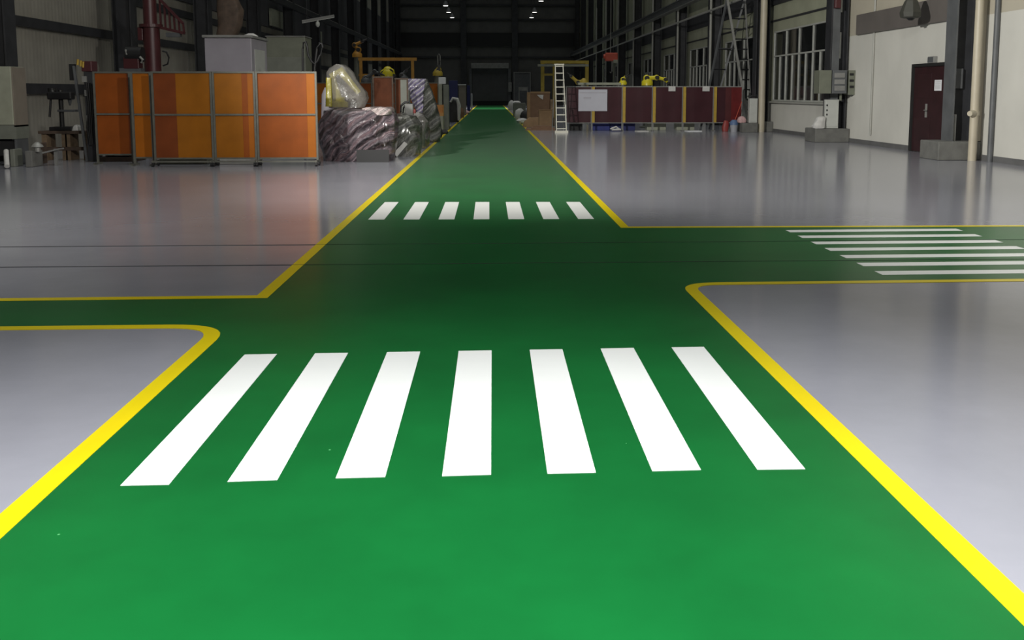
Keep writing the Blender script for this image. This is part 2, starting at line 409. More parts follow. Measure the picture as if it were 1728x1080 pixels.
# columns every eight metres, with their concrete plinths
def h_column(x0, x1, y, w, ztop, m, name='column', mflange=None, z0=0):
    # H section: flanges face the aisle (x) sides, web between
    b = MB().box(x0, x0+.04, y-w/2, y+w/2, z0, ztop).box(x1-.04, x1, y-w/2, y+w/2, z0, ztop).box(x0+.035, x1-.035, y-.02, y+.02, z0, ztop)
    return struct(b.build(name, m))
COLY = [21.95+8.05*i for i in range(13)]
for i, y in enumerate(COLY):
    if i == 0:
        b = MB().box(10.44, 10.48, y-.25, y+.25, .42, 14)
        struct(b.build('column', K['grey_steel']))  # lit side face painted lighter than the shaded web
        struct(MB().box(10.48, 10.90, y-.02, y+.02, .42, 14).box(10.90, 10.94, y-.25, y+.25, .42, 14).build('column_web', K['dark_steel']))
        struct(MB().box(10.04, 11.01, y-.5, y+.45, 0, .42).build('plinth', K['concrete'], bevel=.02))
    elif i == 1:
        struct(MB().box(10.42, 10.46, y-.25, y+.25, .42, 14).box(10.46, 10.92, y-.02, y+.02, .42, 14).box(10.92, 10.96, y-.25, y+.25, .42, 14).build('column', K['dark_steel']))
        struct(MB().box(9.95, 11.01, y-.5, y+.5, 0, .42).build('plinth', K['concrete'], bevel=.02))
    else:
        h_column(10.32, 10.86, y, .45, 14, K['dark_steel'])
        struct(MB().box(9.85, 11.01, y-.45, y+.45, 0, .4).build('plinth', K['concrete'], bevel=.02)) if i < 3 else None
# windows, one per bay
def window(i, y0, y1, nmid):
    root = thing('window_%d' % i, '', '', (X+.1, (y0+y1)/2, 1.18)); del root['label']; del root['category']; struct(root)
    z0, zm, z1 = 1.22, 3.02, 3.82
    f = MB(); t = .055
    for z in (z0, z1, 2.9): f.box(X-.03, X+.07, y0, y1, z-t/2, z+t/2)
    n_up, n_lo = 4, 8
    for k in range(n_up+1):
        yy = y0+(y1-y0)*k/n_up; f.box(X-.028, X+.068, yy-t/2, yy+t/2, 2.9, z1)
    for k in range(n_lo+1):
        yy = y0+(y1-y0)*k/n_lo; f.box(X-.028, X+.068, yy-t/2, yy+t/2, z0, 2.9)
    f.build('window_frame', K['window_frame'], root)
    MB().box(X+.02, X+.03, y0+.03, y1-.03, z0, z1).build('pane', K['glass'], root)
    MB().box(X-.14, X+.05, y0-.1, y1+.1, 1.12, 1.185).build('window_sill', K['grey_pipe'], root, bevel=.01)
gaps = []
for i in range(1, 12):
    y0, y1 = COLY[i]+1.0, COLY[i+1]-1.1
    if i == 1: y0, y1 = 31.7, 37.75
    else: y1 = COLY[i+1]-.5
    window(i, y0, y1, 8); gaps.append((y0, y1))
prev = YA
for y0, y1 in gaps+[(YF, YF)]:
    if y0-prev > .02: struct(MB().box(X, X+.3, prev, y0, 1.18, 3.85).build('wall_right_pier', K['cream_wall']))
    prev = y1
# crane runway and service pipe under it
struct(MB().box(9.92, 10.12, 24, YF, 5.95, 6.25).box(9.85, 10.19, 24, YF, 6.25, 6.30).build('crane_runway', K['grey_steel']))
struct(MB().box(9.85, 10.19, 24, YF, 5.92, 5.95).build('crane_runway_flange', K['rail_steel']))
struct(MB().box(9.98, 10.05, 24, YF, 6.30, 6.36).build('crane_rail', K['rail_steel']))
def pipe(name, pts, r, m, label, cat, group=None):
    return tag(MB().tube(pts, r, 14).build(name, m, smooth=True), label, cat, group)
pipe('conduit', [(10.02, 26, 5.2), (10.02, YF-.2, 5.2)], .05, K['grey_pipe'], 'long thin grey pipe running high along the right columns', 'pipe')

# vertical pipes on the right side
rp = thing('downpipe', 'thick cream downpipe with a valve boss beside the near right column', 'pipe', (10.76, 21.33, 0), )
MB().tube([(10.76, 21.33, 0), (10.76, 21.33, 13.9)], .092, 20).build('pipe_run', K['cream_pipe'], rp, smooth=True)
MB().lathe((10.76, 21.33, 1.0), [(.11, 0), (.11, .1)], 20).tube([(10.72, 21.28, 1.05), (10.58, 21.18, 1.05)], [.08, .06], 12).build('valve_boss', K['cream_pipe'], rp, smooth=True)
struct(MB().box(10.945, 11.02, 21.5, 21.68, .43, 14).build('tan_strip', K['tan_wall']))  # tan upright strip right of the cream pipe
pipe('channel', [(10.965, 20.95, 0), (10.965, 20.95, 13.9)], .06, K['grey_steel'], 'dark grey conduit down the white wall at right edge beside the cream pipe', 'pipe')
q = onx(1468, 228, 10.99)
pipe('conduit', [(10.995, q.y, q.z), (10.995, q.y, 9)], .03, K['grey_pipe'], 'thin grey conduit down the white wall between electrical boxes and maroon door', 'pipe')
q = g(1284, 223)
pipe('downpipe', [(q.x, q.y, 0), (q.x, q.y, 13.9)], .13, K['cream_pipe'], 'pale cream downpipe between the window and small white cabinet', 'pipe')
gp = 'thin pale downpipes on the far right columns'
for px, i in ((1203, 3), (1148, 4), (1106, 5), (1074, 6), (1048, 7), (1028, 8), (1012, 9)):
    y = COLY[i]-.5
    x = at(px-6, 157, y).x
    pipe('downpipe', [(x, y, 0), (x, y, 9.5)], .06, K['grey_pipe'], 'thin pale downpipe in front of a dark column in the far right row', 'pipe', gp)

# door in the right wall
q0 = onx(1541, 256, X); 
dr = thing('door_1', '', '', (X-.04, 24.4, 0)); del dr['label']; del dr['category']; struct(dr)
MB().box(X-.05, X-.01, 23.2, 25.0, 0.01, 2.16).build('door_leaf', K['red_door'], dr, bevel=.01)
MB().box(X-.09, X-.005, 25.0, 25.1, 0, 2.24).box(X-.09, X-.005, 23.1, 23.2, 0, 2.24).box(X-.09, X-.005, 23.2, 25.0, 2.16, 2.24).build('door_frame', K['robot_black'], dr)
q = onx(1563, 186, X-.05)
MB().box(X-.06, X-.05, q.y-.05, q.y+.05, q.z-.18, q.z+.16).tube([(X-.06, q.y, q.z), (X-.11, q.y, q.z), (X-.11, q.y-.14, q.z)], .014, 8).build('door_handle', K['rail_steel'], dr, smooth=True)
for f_ in (.28, .8): MB().box(X-.058, X-.05, 24.9-.9, 24.9, 2.12*f_-.32, 2.12*f_+.3).build('door_panel', K['red_door'], dr, bevel=.004)
a, b = onx(1577, 135, X-.06), onx(1588, 153, X-.06)
nb = thing('notice', 'white paper notice taped to the maroon door', 'notice', (X-.055, a.y, b.z))
MB().box(X-.056, X-.0515, b.y, a.y, b.z, a.z).build('sheet', K['paper'], nb)
ln_ = MB()
for k in range(4): ln_.box(X-.0575, X-.056, b.y+.05, a.y-.05, b.z+.06+k*.05, b.z+.068+k*.05)
ln_.build('printed_lines', K['mid_steel'], nb)
a, b = onx(1565, 101, X-.1), onx(1575, 111, X-.1)
eb = thing('junction_box', 'small grey junction box on the wall above the maroon door', 'electrical box', (X-.05, a.y, b.z))
MB().box(X-.1, X, b.y, a.y, 2.24, 2.40).build('box_body', K['mid_steel'], eb, bevel=.01)
MB().box(X-.112, X-.1, b.y+.03, a.y-.03, 2.26, 2.38).build('lid', K['grey_steel'], eb)
# dark bell shape hung to stand in for a shadow patch on the wall
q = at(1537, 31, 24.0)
hb = thing('shadow_patch', 'dark faceted shape standing in for a shadow high on the white wall', 'shadow patch', (q.x, q.y, q.z-.02))
MB().lathe((q.x, q.y, q.z), [(.16, 0), (.25, .03), (.27, .14), (.17, .40), (.09, .52), (.05, .56)], 7).build('patch_body', K['base_panel'], hb)  # base_panel here is only the shadow tone
MB().tube([(q.x, q.y, q.z+.56), (q.x, q.y, 14)], .015, 8).build('hanging_rod', K['dark_steel'], hb)  # added rod, only there to hang the shadow patch
MB().lathe((q.x, q.y, q.z-.05), [(.05, 0), (.12, .06)], 10).build('patch_base', K['black'], hb)

# electrical boxes on column B
y = COLY[1]
def px_box(x0, x1, yt, yb, Y, depth, name, m, parent=None, bevel=.01):
    a, b = at(x0, yb, Y), at(x1, yt, Y)
    return MB().box(a.x, b.x, Y, Y+depth, a.z, b.z).build(name, m, parent, bevel=bevel)
Yb = y-.75
a = at(1398, 165, Yb)
sw = thing('switchboard', 'wide olive switchboard with dark breaker front on the second right column', 'electrical cabinet', (a.x, Yb, a.z))
px_box(1382, 1404, 118.5, 158, Yb, .5, 'side_box', K['cab_olive'], sw)
px_box(1404.4, 1430, 118.5, 158, Yb-.05, .55, 'breaker_housing', K['grey_steel'], sw)
for yy in (123, 134, 145): px_box(1408, 1426, yy, yy+8, Yb-.07, .015, 'breaker_row', K['mid_steel'], sw, .003)
fb_ = px_box(1431.5, 1444, 118.5, 160, Yb-.02, .4, 'fuse_box', K['cab_olive'], sw)
for yy in (123.5, 134, 144.5): px_box(1434, 1441, yy, yy+4, Yb-.035, .015, 'slot', K['black'], fb_, 0)
px_box(1417, 1421, 158, 170, Yb+.2, .06, 'cable_duct', K['cab_olive'], sw)
a = at(1404, 222, Yb+.02)
wc = thing('cabinet', 'narrow white floor cabinet on the plinth under the switchboard', 'cabinet', (at(1404, 200, Yb+.35).x, Yb+.35, .42))
c0, c1 = at(1392, 200, Yb+.35).x, at(1415, 200, Yb+.35).x
zt = at(1400, 168, Yb+.35).z
MB().box(c0, c1, Yb+.35, Yb+.49, .425, zt).build('body', K['cab_white'], wc, bevel=.012)
MB().box(c0+.02, c1-.02, Yb+.335, Yb+.35, .47, zt-.03).build('door', K['cab_white'], wc, bevel=.005)
for z in (.82, .95, 1.1): MB().box(c0+.03, c0+.07, Yb+.325, Yb+.335, z, z+.055).build('latch', K['black'], wc)
tag(MB().rings([(c0-.19, Yb+.35, .14, .13, .422), (c0-.19, Yb+.35, .17, .15, .47), (c0-.17, Yb+.35, .16, .14, .56), (c0-.14, Yb+.36, .12, .12, .66), (c0-.12, Yb+.36, .09, .09, .74), (c0-.11, Yb+.36, .04, .05, .78)], 32, .035, 3, freq=5).build('sack', K['cloth_white'], smooth=True), 'small white sack leaning against the narrow cabinet on the plinth', 'sack')
# red pipe stub high on column B, light tubes in its web
tag(MB().box(10.47, 10.65, y-.40, y-.245, 4.05, 4.7).build('alarm_box', K['jib_red'], bevel=.02), 'dull red box fixed high on the second right column', 'alarm box')
for z0, z1 in ((2.55, 3.35), (3.95, 4.6)):
    tag(MB().box(10.74, 10.80, y-.1, y-.02, z0, z1).build('cable_tray_cover', K['cab_white'], bevel=.01), 'upright pale strip in the web of the second right column, %s one' % ('lower' if z0 < 3 else 'upper'), 'cable cover')
tag(MB().box(10.47, 10.70, y-.24, y-.17, .43, 13.9).build('cable_tray', K['grey_steel']), 'tall grey cable tray running up the second right column', 'cable tray')
tag(MB().box(10.485, 10.72, COLY[0]-.1, COLY[0]-.02, 1.6, 2.05).build('switch_box', K['grey_steel'], bevel=.01), 'flat olive box inside the near right column above the plinth', 'electrical box')
tag(MB().box(10.50, 10.56, COLY[0]-.2, COLY[0]-.14, .425, 1.02).build('steel_strip', K['mid_steel']), 'short grey steel strip standing on the near plinth against the column', 'steel strip')
# small white cabinet on the third column plinth
Yc = COLY[2]-.8
c0, c1 = at(1264.5, 200, Yc).x, at(1278, 200, Yc).x
tag(MB().box(at(1252, 200, Yc).x, at(1279, 200, Yc).x-.02, Yc-.1, Yc+.33, 0, .36).build('plinth_block', K['concrete'], bevel=.02), 'low grey concrete block under the small white cabinet', 'concrete block')
w2 = thing('cabinet', 'small white cabinet on a concrete block beside the maroon screens', 'cabinet', ((c0+c1)/2, Yc, .36))
zt = at(1270, 166, Yc).z
MB().box(c0, c1, Yc, Yc+.25, .365, zt).build('body', K['cab_white'], w2, bevel=.012)
MB().box(c0+.02, c1-.02, Yc-.012, Yc, .40, zt-.04).build('door', K['cab_white'], w2, bevel=.004)
tag(MB().tube([(c0+.02, Yc+.1, zt+.03), (c0+.12, Yc+.1, zt+.11), (c0+.25, Yc+.1, zt+.06), (c1-.03, Yc+.1, zt+.14), (c1, Yc+.12, zt+.04)], .03, 8).build('cable_coil', K['black'], smooth=True), 'black cable bundle lying on top of the small white cabinet', 'cable')

# ------------------------------------------------------------------ left wall
X = XL0
struct(MB().box(X-.3, X, -6, YF, 0, 14).build('wall_left', K['left_clad']))
struct(MB().box(X, X+.16, -6, YF, 3.12, 3.36).build('trim_5', K['dark_steel']))
struct(MB().box(X, X+.16, -6, YF, 1.48, 1.74).build('trim_6', K['dark_steel']))
struct(MB().box(X, X+.16, 31, YF, 4.3, 4.55).build('trim_7', K['dark_steel']))
struct(MB().box(X+.0, X+.12, 36, YF, 4.9, 9.5).build('wall_left_upper', K['roof']))
for i, y in enumerate(COLY):
    h_column(-11.0, -10.45, y-.2 if i else 22.2, .5, 14, K['dark_steel'])
struct(MB().box(-10.6, -10.4, 24, YF, 5.95, 6.25).build('crane_runway', K['dark_steel']))
struct(MB().box(-10.53, -10.46, 24, YF, 6.25, 6.31).build('crane_rail', K['rail_steel']))
gq = 'thin pale downpipes on the left columns'
for i in (2, 3, 4):
    pipe('downpipe', [(-10.62, COLY[i]+.45, 0), (-10.62, COLY[i]+.45, 5.9)], .05, K['grey_pipe'], 'thin pale downpipe beside a dark column of the left row', 'pipe', gq)

# ------------------------------------------------------------------ end wall, ceiling
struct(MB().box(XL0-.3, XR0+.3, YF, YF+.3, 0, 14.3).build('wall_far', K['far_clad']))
struct(MB().box(XL0-.3, XR0+.3, -6.3, -6, 0, 14.3).build('wall_near', K['roof']))
struct(MB().box(XL0-.3, XR0+.3, -6, YF, 14, 14.3).build('ceiling', K['roof']))
a, b = at(797, 177, YF), at(857, 116, YF)
sh = thing('door_2', '', '', ((a.x+b.x)/2, YF-.1, 0)); del sh['label']; del sh['category']; struct(sh)
m_ = MB()
nz = 22
for k in range(nz):
    z0 = .55+(b.z-.55)*k/nz; m_.box(a.x, b.x, YF-.12, YF-.02-.02*(k % 2), z0, z0+(b.z-.55)/nz-.03)
m_.box(a.x, b.x, YF-.06, YF-.01, .5, b.z)
m_.build('shutter_slats', K['shutter'], sh)
MB().box(a.x, b.x, YF-.2, YF-.01, 0, .5).build('bottom_gap', K['black'], sh)
MB().box(a.x-.1, b.x+.1, YF-.55, YF-.01, b.z+.02, b.z+.65).build('shutter_housing', K['mid_steel'], sh, bevel=.03)
MB().box(a.x-.35, a.x-.02, YF-.3, YF-.01, 0, b.z+.02).box(b.x+.02, b.x+.35, YF-.3, YF-.01, 0, b.z+.02).build('guide_rail', K['grey_steel'], sh)
for px in (783, 869): 
    c = at(px, 157, YF-.3); struct(MB().box(c.x-.35, c.x+.35, YF-.35, YF, 0, 14).build('column', K['dark_steel']))
struct(MB().box(XL0, XR0, YF-.12, YF, 7.1, 8.7).build('trim_8', K['black']))
for z in (5.7, 10.2, 11.9): struct(MB().box(XL0, XR0, YF-.1, YF, z, z+.18).build('trim_9', K['dark_steel']))
a, b = at(868, 176, YF-.25), at(894, 123, YF-.25)
pd = thing('door_3', '', '', ((a.x+b.x)/2, YF-.25, 0)); del pd['label']; del pd['category']; struct(pd)
MB().box(a.x, b.x, YF-.45, YF-.36, 0, b.z).build('door_leaf', K['grey_steel'], pd)
MB().box(a.x-.1, a.x, YF-.5, YF-.34, 0, b.z+.1).box(b.x, b.x+.1, YF-.5, YF-.34, 0, b.z+.1).box(a.x, b.x, YF-.5, YF-.34, b.z, b.z+.1).build('door_frame', K['mid_steel'], pd)
a, b = at(857.5, 155, YF-.5), at(863.5, 139, YF-.5)
tag(MB().box(a.x, b.x, YF-.62, YF-.36, a.z, b.z).build('control_box', K['mid_steel'], bevel=.02), 'pale grey control box on the end wall right of the roller shutter', 'electrical box')

# high-bay lamps seen far down the hall
gl = 'high bay lamps glowing at the far end of the roof'
for n_, (px, py, Y) in zip(('lowest of the left row', 'middle of the left row', 'highest of the left row', 'lowest of the right row', 'second of the right row', 'highest of the right row'), ((763, 30, 98), (757, 21, 91), (752, 10, 84), (897, 30, 98), (902, 21, 91), (913, 2, 80))):
    c = at(px, py, Y)
    t = thing('high_bay_lamp', 'small glowing high bay lamp under the dark roof, '+n_, 'ceiling lamp', (c.x, c.y, c.z), gl)
    MB().lathe((c.x, c.y, c.z), [(.20, 0), (.20, .02)], 16).build('lamp_glass', K['lamp'], t)
    MB().lathe((c.x, c.y, c.z+.02), [(.26, 0), (.24, .1), (.12, .3), (.08, .42)], 16).build('lamp_shade', K['grey_steel'], t, smooth=True)
    MB().tube([(c.x, c.y, c.z+.42), (c.x, c.y, 14)], .02, 6).build('hanging_rod', K['dark_steel'], t)

# ------------------------------------------------------------------ welding screens
def screen(xa, xb, Y, zt, zb, zm, strips, label, group, frame=None, t=.04, wheels=True, tilt=0, overhang=0, cat='welding screen', thick_ends=(1, 1)):
    frame = frame or K['frame_grey']
    s = thing('welding_screen', label, cat, ((xa+xb)/2, Y, 0), group)
    z0 = .09 if wheels else 0
    for k, x in enumerate((xa+t/2, xb-t/2)):
        tt = t*thick_ends[k]
        MB().box(x-tt/2, x+tt/2, Y-tt/2, Y+tt/2, z0, zt).build('post', frame, s)
        MB().box(x-t*.42, x+t*.42, Y-.22, Y+.22, z0-.0, z0+.035).build('foot', frame, s)
        if wheels:
            for dy in (-.17, .17):
                w_ = MB().tube([(x-.02, Y+dy, .042), (x+.02, Y+dy, .042)], .042, 12).build('caster', K['black'], s, smooth=True)
                MB().box(x-.02, x+.02, Y+dy-.02, Y+dy+.02, .06, .095).build('fork', K['mid_steel'], w_)
    MB().box(xa+t, xb-t, Y-.02, Y+.02, zt-.035, zt).build('top_rail', frame, s)
    if zm: MB().box(xa+t, xb-t, Y-.03, Y+.0, zm-.018, zm+.018).build('middle_rail', frame, s)
    MB().box(xa+t, xb-t, Y-.02, Y+.02, zb-.03, zb).build('bottom_rail', frame, s)
    if wheels: MB().box(xa+t, xb-t, Y-.2, Y-.17, z0+.0, z0+.03).build('stretcher', frame, s)
    w = xb-xa-2*t; n = 0
    for f0, f1, m in strips:
        x0 = xa+t+w*f0; x1 = xa+t+w*f1; segs = max(2, int((x1-x0)/.04))
        b = MB(); cols = []
        for k in range(segs+1):
            x = x0+(x1-x0)*k/segs; yy = Y+.006+.0035*math.sin(x*9)+(.004 if n % 2 else 0)
            cols.append([b.bm.verts.new((x, yy+dy+.004*math.sin(z*5+x*3), z)) for z in (zb, (zb+zt)/2, zt-.035) for dy in (0, .004)])
        for p0, p1 in zip(cols, cols[1:]):
            for i in (0, 2):
                b.bm.faces.new((p0[i], p1[i], p1[i+2], p0[i+2])); b.bm.faces.new((p0[i+1], p0[i+3], p1[i+3], p1[i+1]))
        b.build('curtain_strip', m, s, smooth=True); n += 1
    return s
def X_(px, Y): return at(px, 157, Y).x
def Z_(py, Y): return at(825, py, Y).z
gs = 'orange curtained welding screens in the left row'
Yl = 20.45; zt, zb, zm = Z_(121, Yl), Z_(264.5, Yl), Z_(193, Yl)
O, A, B_, RD, BR = K['pvc_orange'], K['pvc_amber'], K['pvc_bright'], K['pvc_red'], K['pvc_brown']
screen(X_(158, 21.1), X_(221, 21.1), 21.1, zt+.01, .22, zm, [(0, .93, O), (.93, 1, RD)], 'leftmost orange welding screen, set back a little, beside the dark cable rack', gs, wheels=False)
screen(X_(221, 20.72), X_(256, 20.72), 20.72, zt, zb, zm, [(0, 1, B_)], 'narrow bright orange welding screen between the set-back screen and the red one', gs, wheels=False, thick_ends=(1.2, 1))
screen(X_(256, Yl), X_(358, Yl), Yl, zt, zb, zm, [(0, .39, RD), (.39, 1, A)], 'wheeled welding screen half red-orange and half amber', gs)
screen(X_(358.6, Yl), X_(431, Yl), Yl, zt, zb, zm, [(0, .70, A), (.70, .85, O), (.85, 1, B_)], 'amber welding screen with one darker vertical strip near its right side', gs)
screen(X_(431.6, Yl), X_(535, Yl), Yl, zt, zb, zm, [(0, .85, O), (.85, 1, B_)], 'rightmost front welding screen, red-orange with pale rim, next to the wrapped machine', gs)
gb = 'orange welding screens in the row behind the wrapped machine'
e = [X_(p_, 43) for p_ in (527, 578, 629, 682, 741)]
nm = ['seen past the right end of the front screens', 'behind the plastic wrapped robot arm', 'mostly behind the brown curtain', 'behind the tall striped tarp']
for i in range(4): screen(e[i], e[i+1]-.02, 43, 1.95, .2, 1.05, [(0, 1, B_ if i in (0, 3) else O)], 'distant orange welding screen '+nm[i], gb, t=.05)
screen(X_(629, 26.5), X_(664, 26.5), 26.5, 1.94, .2, None, [(0, .5, BR), (.5, 1, BR)], 'reddish brown curtained screen behind the wrapped machine', 'brown curtained screens behind the wrapped machine', frame=K['wood_dark'])
screen(X_(666, 26.8), X_(689, 26.8), 26.8, 1.90, .2, None, [(0, .4, BR), (.4, 1, K['cab_grey'])], 'brown and grey curtained screen left of the tall striped tarp', 'brown curtained screens behind the wrapped machine', frame=K['wood_dark'])
# low debris seen under the orange screens
tag(MB().box(X_(160, 21.8), X_(222, 21.8), 21.85, 22.5, 0, .10).box(X_(162, 21.8), X_(218, 21.8), 21.9, 22.45, .14, .17).box(X_(168, 21.8), X_(172, 21.8), 21.95, 22.35, .09, .15).box(X_(208, 21.8), X_(212, 21.8), 21.95, 22.35, .09, .15).build('pallet', K['wood_dark']), 'dark low pallet lying behind the leftmost orange screen', 'pallet')
tag(MB().box(X_(264, 21), X_(345, 21), 21.0, 21.6, 0, .16).build('crate', K['cab_olive'], bevel=.02), 'low olive crate on the floor behind the half red half amber screen', 'crate')
tag(MB().rings([(X_(400, 21.2), 21.2, .5, .25, .005), (X_(400, 21.2), 21.2, .45, .2, .1), (X_(400, 21.2), 21.2, .2, .1, .16)], 24, .04, 5).build('crumpled_film', K['cloth_white'], smooth=True), 'pale crumpled sheet on the floor below the screen with a darker strip', 'plastic sheet')

# right row
gr = 'maroon curtained welding screens with ochre posts'
Yr = 38.7; rx = [955, 999, 1051, 1102, 1153, 1205, 1253.5]
zt2, zb2 = Z_(145.5, Yr), Z_(207, Yr)
MR = K['pvc_maroon']
lab = ['leftmost maroon welding screen, behind the white ladder', 'maroon welding screen half covered by the white sheet', 'maroon welding screen right of the white sheet', 'middle right maroon screen below a yellow robot arm with a small paper on it', 'maroon welding screen second from the right with a small paper near its right post', 'rightmost maroon screen with light from behind painted as redder strips']
for i in range(6):
    x0, x1 = X_(rx[i], Yr), X_(rx[i+1], Yr)-.012
    st = [(0, .4, MR), (.4, .62, K['pvc_half_backlit']), (.62, 1, K['pvc_backlit'])] if i == 5 else [(0, 1, MR)]  # glow of light behind the curtain painted as redder strips
    s = screen(x0, x1, Yr, zt2, zb2, None, st, lab[i], gr, frame=K['mid_steel'], t=.03, wheels=False)
    if i: MB().box(x0, x0+.11, Yr-.03, Yr-.017, zb2, zt2-.02).build('seam_strip', K['post_yellow'], s)
a, b = at(976, 187.5, Yr-.08), at(1025, 151, Yr-.08)
wsn = thing('white_sheet', 'large white notice sheet hung on the maroon screens', 'notice sheet', ((a.x+b.x)/2, Yr-.06, a.z))
MB().box(a.x, b.x, Yr-.062, Yr-.055, a.z, b.z).build('sheet', K['whiteboard'], wsn)
l_ = MB()
for k in range(2): l_.box(a.x+.2, a.x+.5, Yr-.064, Yr-.062, b.z-.32-k*.05, b.z-.30-k*.05)
l_.box(a.x+.05, b.x-.05, Yr-.064, Yr-.062, b.z-.14, b.z-.12)
l_.build('faint_writing', K['cab_lilac'], wsn)
for px, nm_ in ((1134, 'middle'), (1191.5, 'right hand')):
    a, b = at(px-6, 154, Yr-.06), at(px+6, 145.5, Yr-.06)
    tag(MB().box(a.x, b.x, Yr-.06, Yr-.05, a.z, b.z).build('paper_note', K['cloth_white']), 'small paper note at the top edge of the %s maroon screen' % nm_, 'paper note')

def stand_box(x0, x1, yt, yb, Y, depth, name, m, label, cat, z0=0, group=None, bevel=.015):
    a, b = at(x0, yb, Y), at(x1, yt, Y)
    z = z0 if z0 is not None else a.z
    return tag(MB().box(a.x, b.x, Y, Y+depth, z, b.z).build(name, m, bevel=bevel), label, cat, group)
stand_box(999, 1029, 209, 220, 39.3, .9, 'crate', K['blue'], 'blue crate on the floor beneath the screen with the white sheet', 'crate')
stand_box(1030, 1072, 208, 220, 39.3, .9, 'crate', K['blue_dark'], 'dark blue crate on the floor right of the ochre post', 'crate')
stand_box(1092, 1124, 208, 216, 39.5, .6, 'carton', K['cab_beige'], 'beige carton under the middle maroon screens', 'box')
stand_box(1142, 1172, 208, 216, 39.5, .6, 'carton', K['cab_beige'], 'beige carton under the second maroon screen from the right', 'box')
stand_box(962, 982, 209, 221, 39.3, .5, 'toolbox', K['cloth_dark'], 'dark box on the floor under the leftmost maroon screen', 'box')
pts = [at(1030, 218, 38.4), at(1034, 216, 38.4), at(1040, 214, 38.5), at(1044, 217, 38.4), at(1038, 218.5, 38.3), at(1047, 218.5, 38.3), at(1033, 219, 38.2)]
tag(MB().tube([(q.x, q.y, max(q.z, .04)) for q in pts], .035, 8).build('hose', K['cloth_white'], smooth=True), 'white coiled hose on the floor below the maroon screens', 'hose')
tag(MB().slab([(X_(1075, 38.2), 38.0), (X_(1095, 38.2), 38.1), (X_(1092, 38.2), 38.5), (X_(1073, 38.2), 38.4)], 0, .03).build('floor_sheet', K['cloth_white']), 'flat pale sheet on the floor by the maroon screens', 'sheet')
tag(MB().slab([(X_(1160, 38.2), 38.0), (X_(1185, 38.2), 38.1), (X_(1180, 38.2), 38.5), (X_(1158, 38.2), 38.4)], 0, .03).build('floor_sheet', K['paper']), 'pale scrap of sheet on the floor toward the bucket', 'sheet')
# bucket, broom, red stand, pink rag
Yb2 = 38.0
c = X_(1240, Yb2)
bk = thing('bucket', 'grey blue bucket with a blue rim by the rightmost maroon screen', 'bucket', (c, Yb2, 0))
MB().lathe((c, Yb2, 0), [(.13, 0), (.16, .26)], 18).build('bucket_body', K['bucket_grey'], bk, smooth=True)
MB().lathe((c, Yb2, .26), [(.17, 0), (.17, .05), (.15, .13), (.08, .2)], 18).build('lid', K['bucket_blue'], bk, smooth=True)
a, b = at(1241, 200, Yb2-.25), at(1254, 172, Yb2+.2)
tag(MB().tube([(a.x-.05, Yb2+.22, 0.01), (b.x, Yb2+.4, b.z)], .014, 8).build('stick', K['hoist_red'], smooth=True), 'thin orange stick leaning behind the blue rimmed bucket', 'stick')
c = X_(1225, 38.05)
tag(MB().rings([(c, 38.05, .1, .1, .005), (c, 38.05, .12, .1, .15), (c+.03, 38.05, .1, .08, .32), (c+.03, 38.05, .05, .05, .42)], 18, .02, 4).build('red_bag', K['red_plastic'], smooth=True), 'dull red bag on the floor left of the bucket', 'bag')
c = X_(1256, 37.25)
tag(MB().rings([(c-.0, 37.5, .13, .12, .365), (c, 37.5, .15, .13, .45), (c, 37.5, .10, .09, .55), (c, 37.5, .03, .03, .60)], 20, .025, 6).build('rag', K['pink'], smooth=True), 'pink and white rag heap on the concrete block', 'rag')

# ------------------------------------------------------------------ ladders
Yd = 37.0
ld = thing('step_ladder', 'tall white aluminium step ladder in front of the cardboard boxes', 'ladder', (X_(947, Yd), Yd, 0))
zt_ = Z_(109, Yd)
xl0, xr0, xl1, xr1 = X_(939.5, Yd), X_(956, Yd), X_(938, Yd), X_(951, Yd)
MB().bar((xl0, Yd, .05), (xl1, Yd+.35, zt_), .03, .05).build('rail', K['alu'], ld)
MB().bar((xr0, Yd, .05), (xr1, Yd+.35, zt_), .03, .05).build('rail', K['alu'], ld)
for k in range(10):
    t = (k+.35)/9.6; z = .05+(zt_-.05)*t
    MB().box(xl0+(xl1-xl0)*t-.02, xr0+(xr1-xr0)*t+.02, Yd+.35*t-.04, Yd+.35*t+.04, z, z+.035).build('rung', K['alu'], ld)
for a_, b_ in ((xl0-.10, xl1+.0), (xr0-.02, xr1+.0)): MB().bar((a_, Yd+1.1, 0.01), (b_, Yd+.37, zt_-.05), .025, .04).build('rear_leg', K['mid_steel'], ld)
MB().box(xl1-.04, xr1+.04, Yd+.28, Yd+.48, zt_, zt_+.04).build('top_cap', K['alu'], ld)
MB().box(X_(936.5, Yd), X_(959, Yd), Yd-.06, Yd+.04, 0.0, .09).build('base_bar', K['alu'], ld)
tag(MB().bar((X_(955.5, 37.6), 37.35, .02), (X_(955, 37.8), 37.9, Z_(178, 37.8)), .12, .03, (1, 0, 0)).build('board', K['cab_white']), 'narrow pale board leaning beside the white step ladder', 'board')

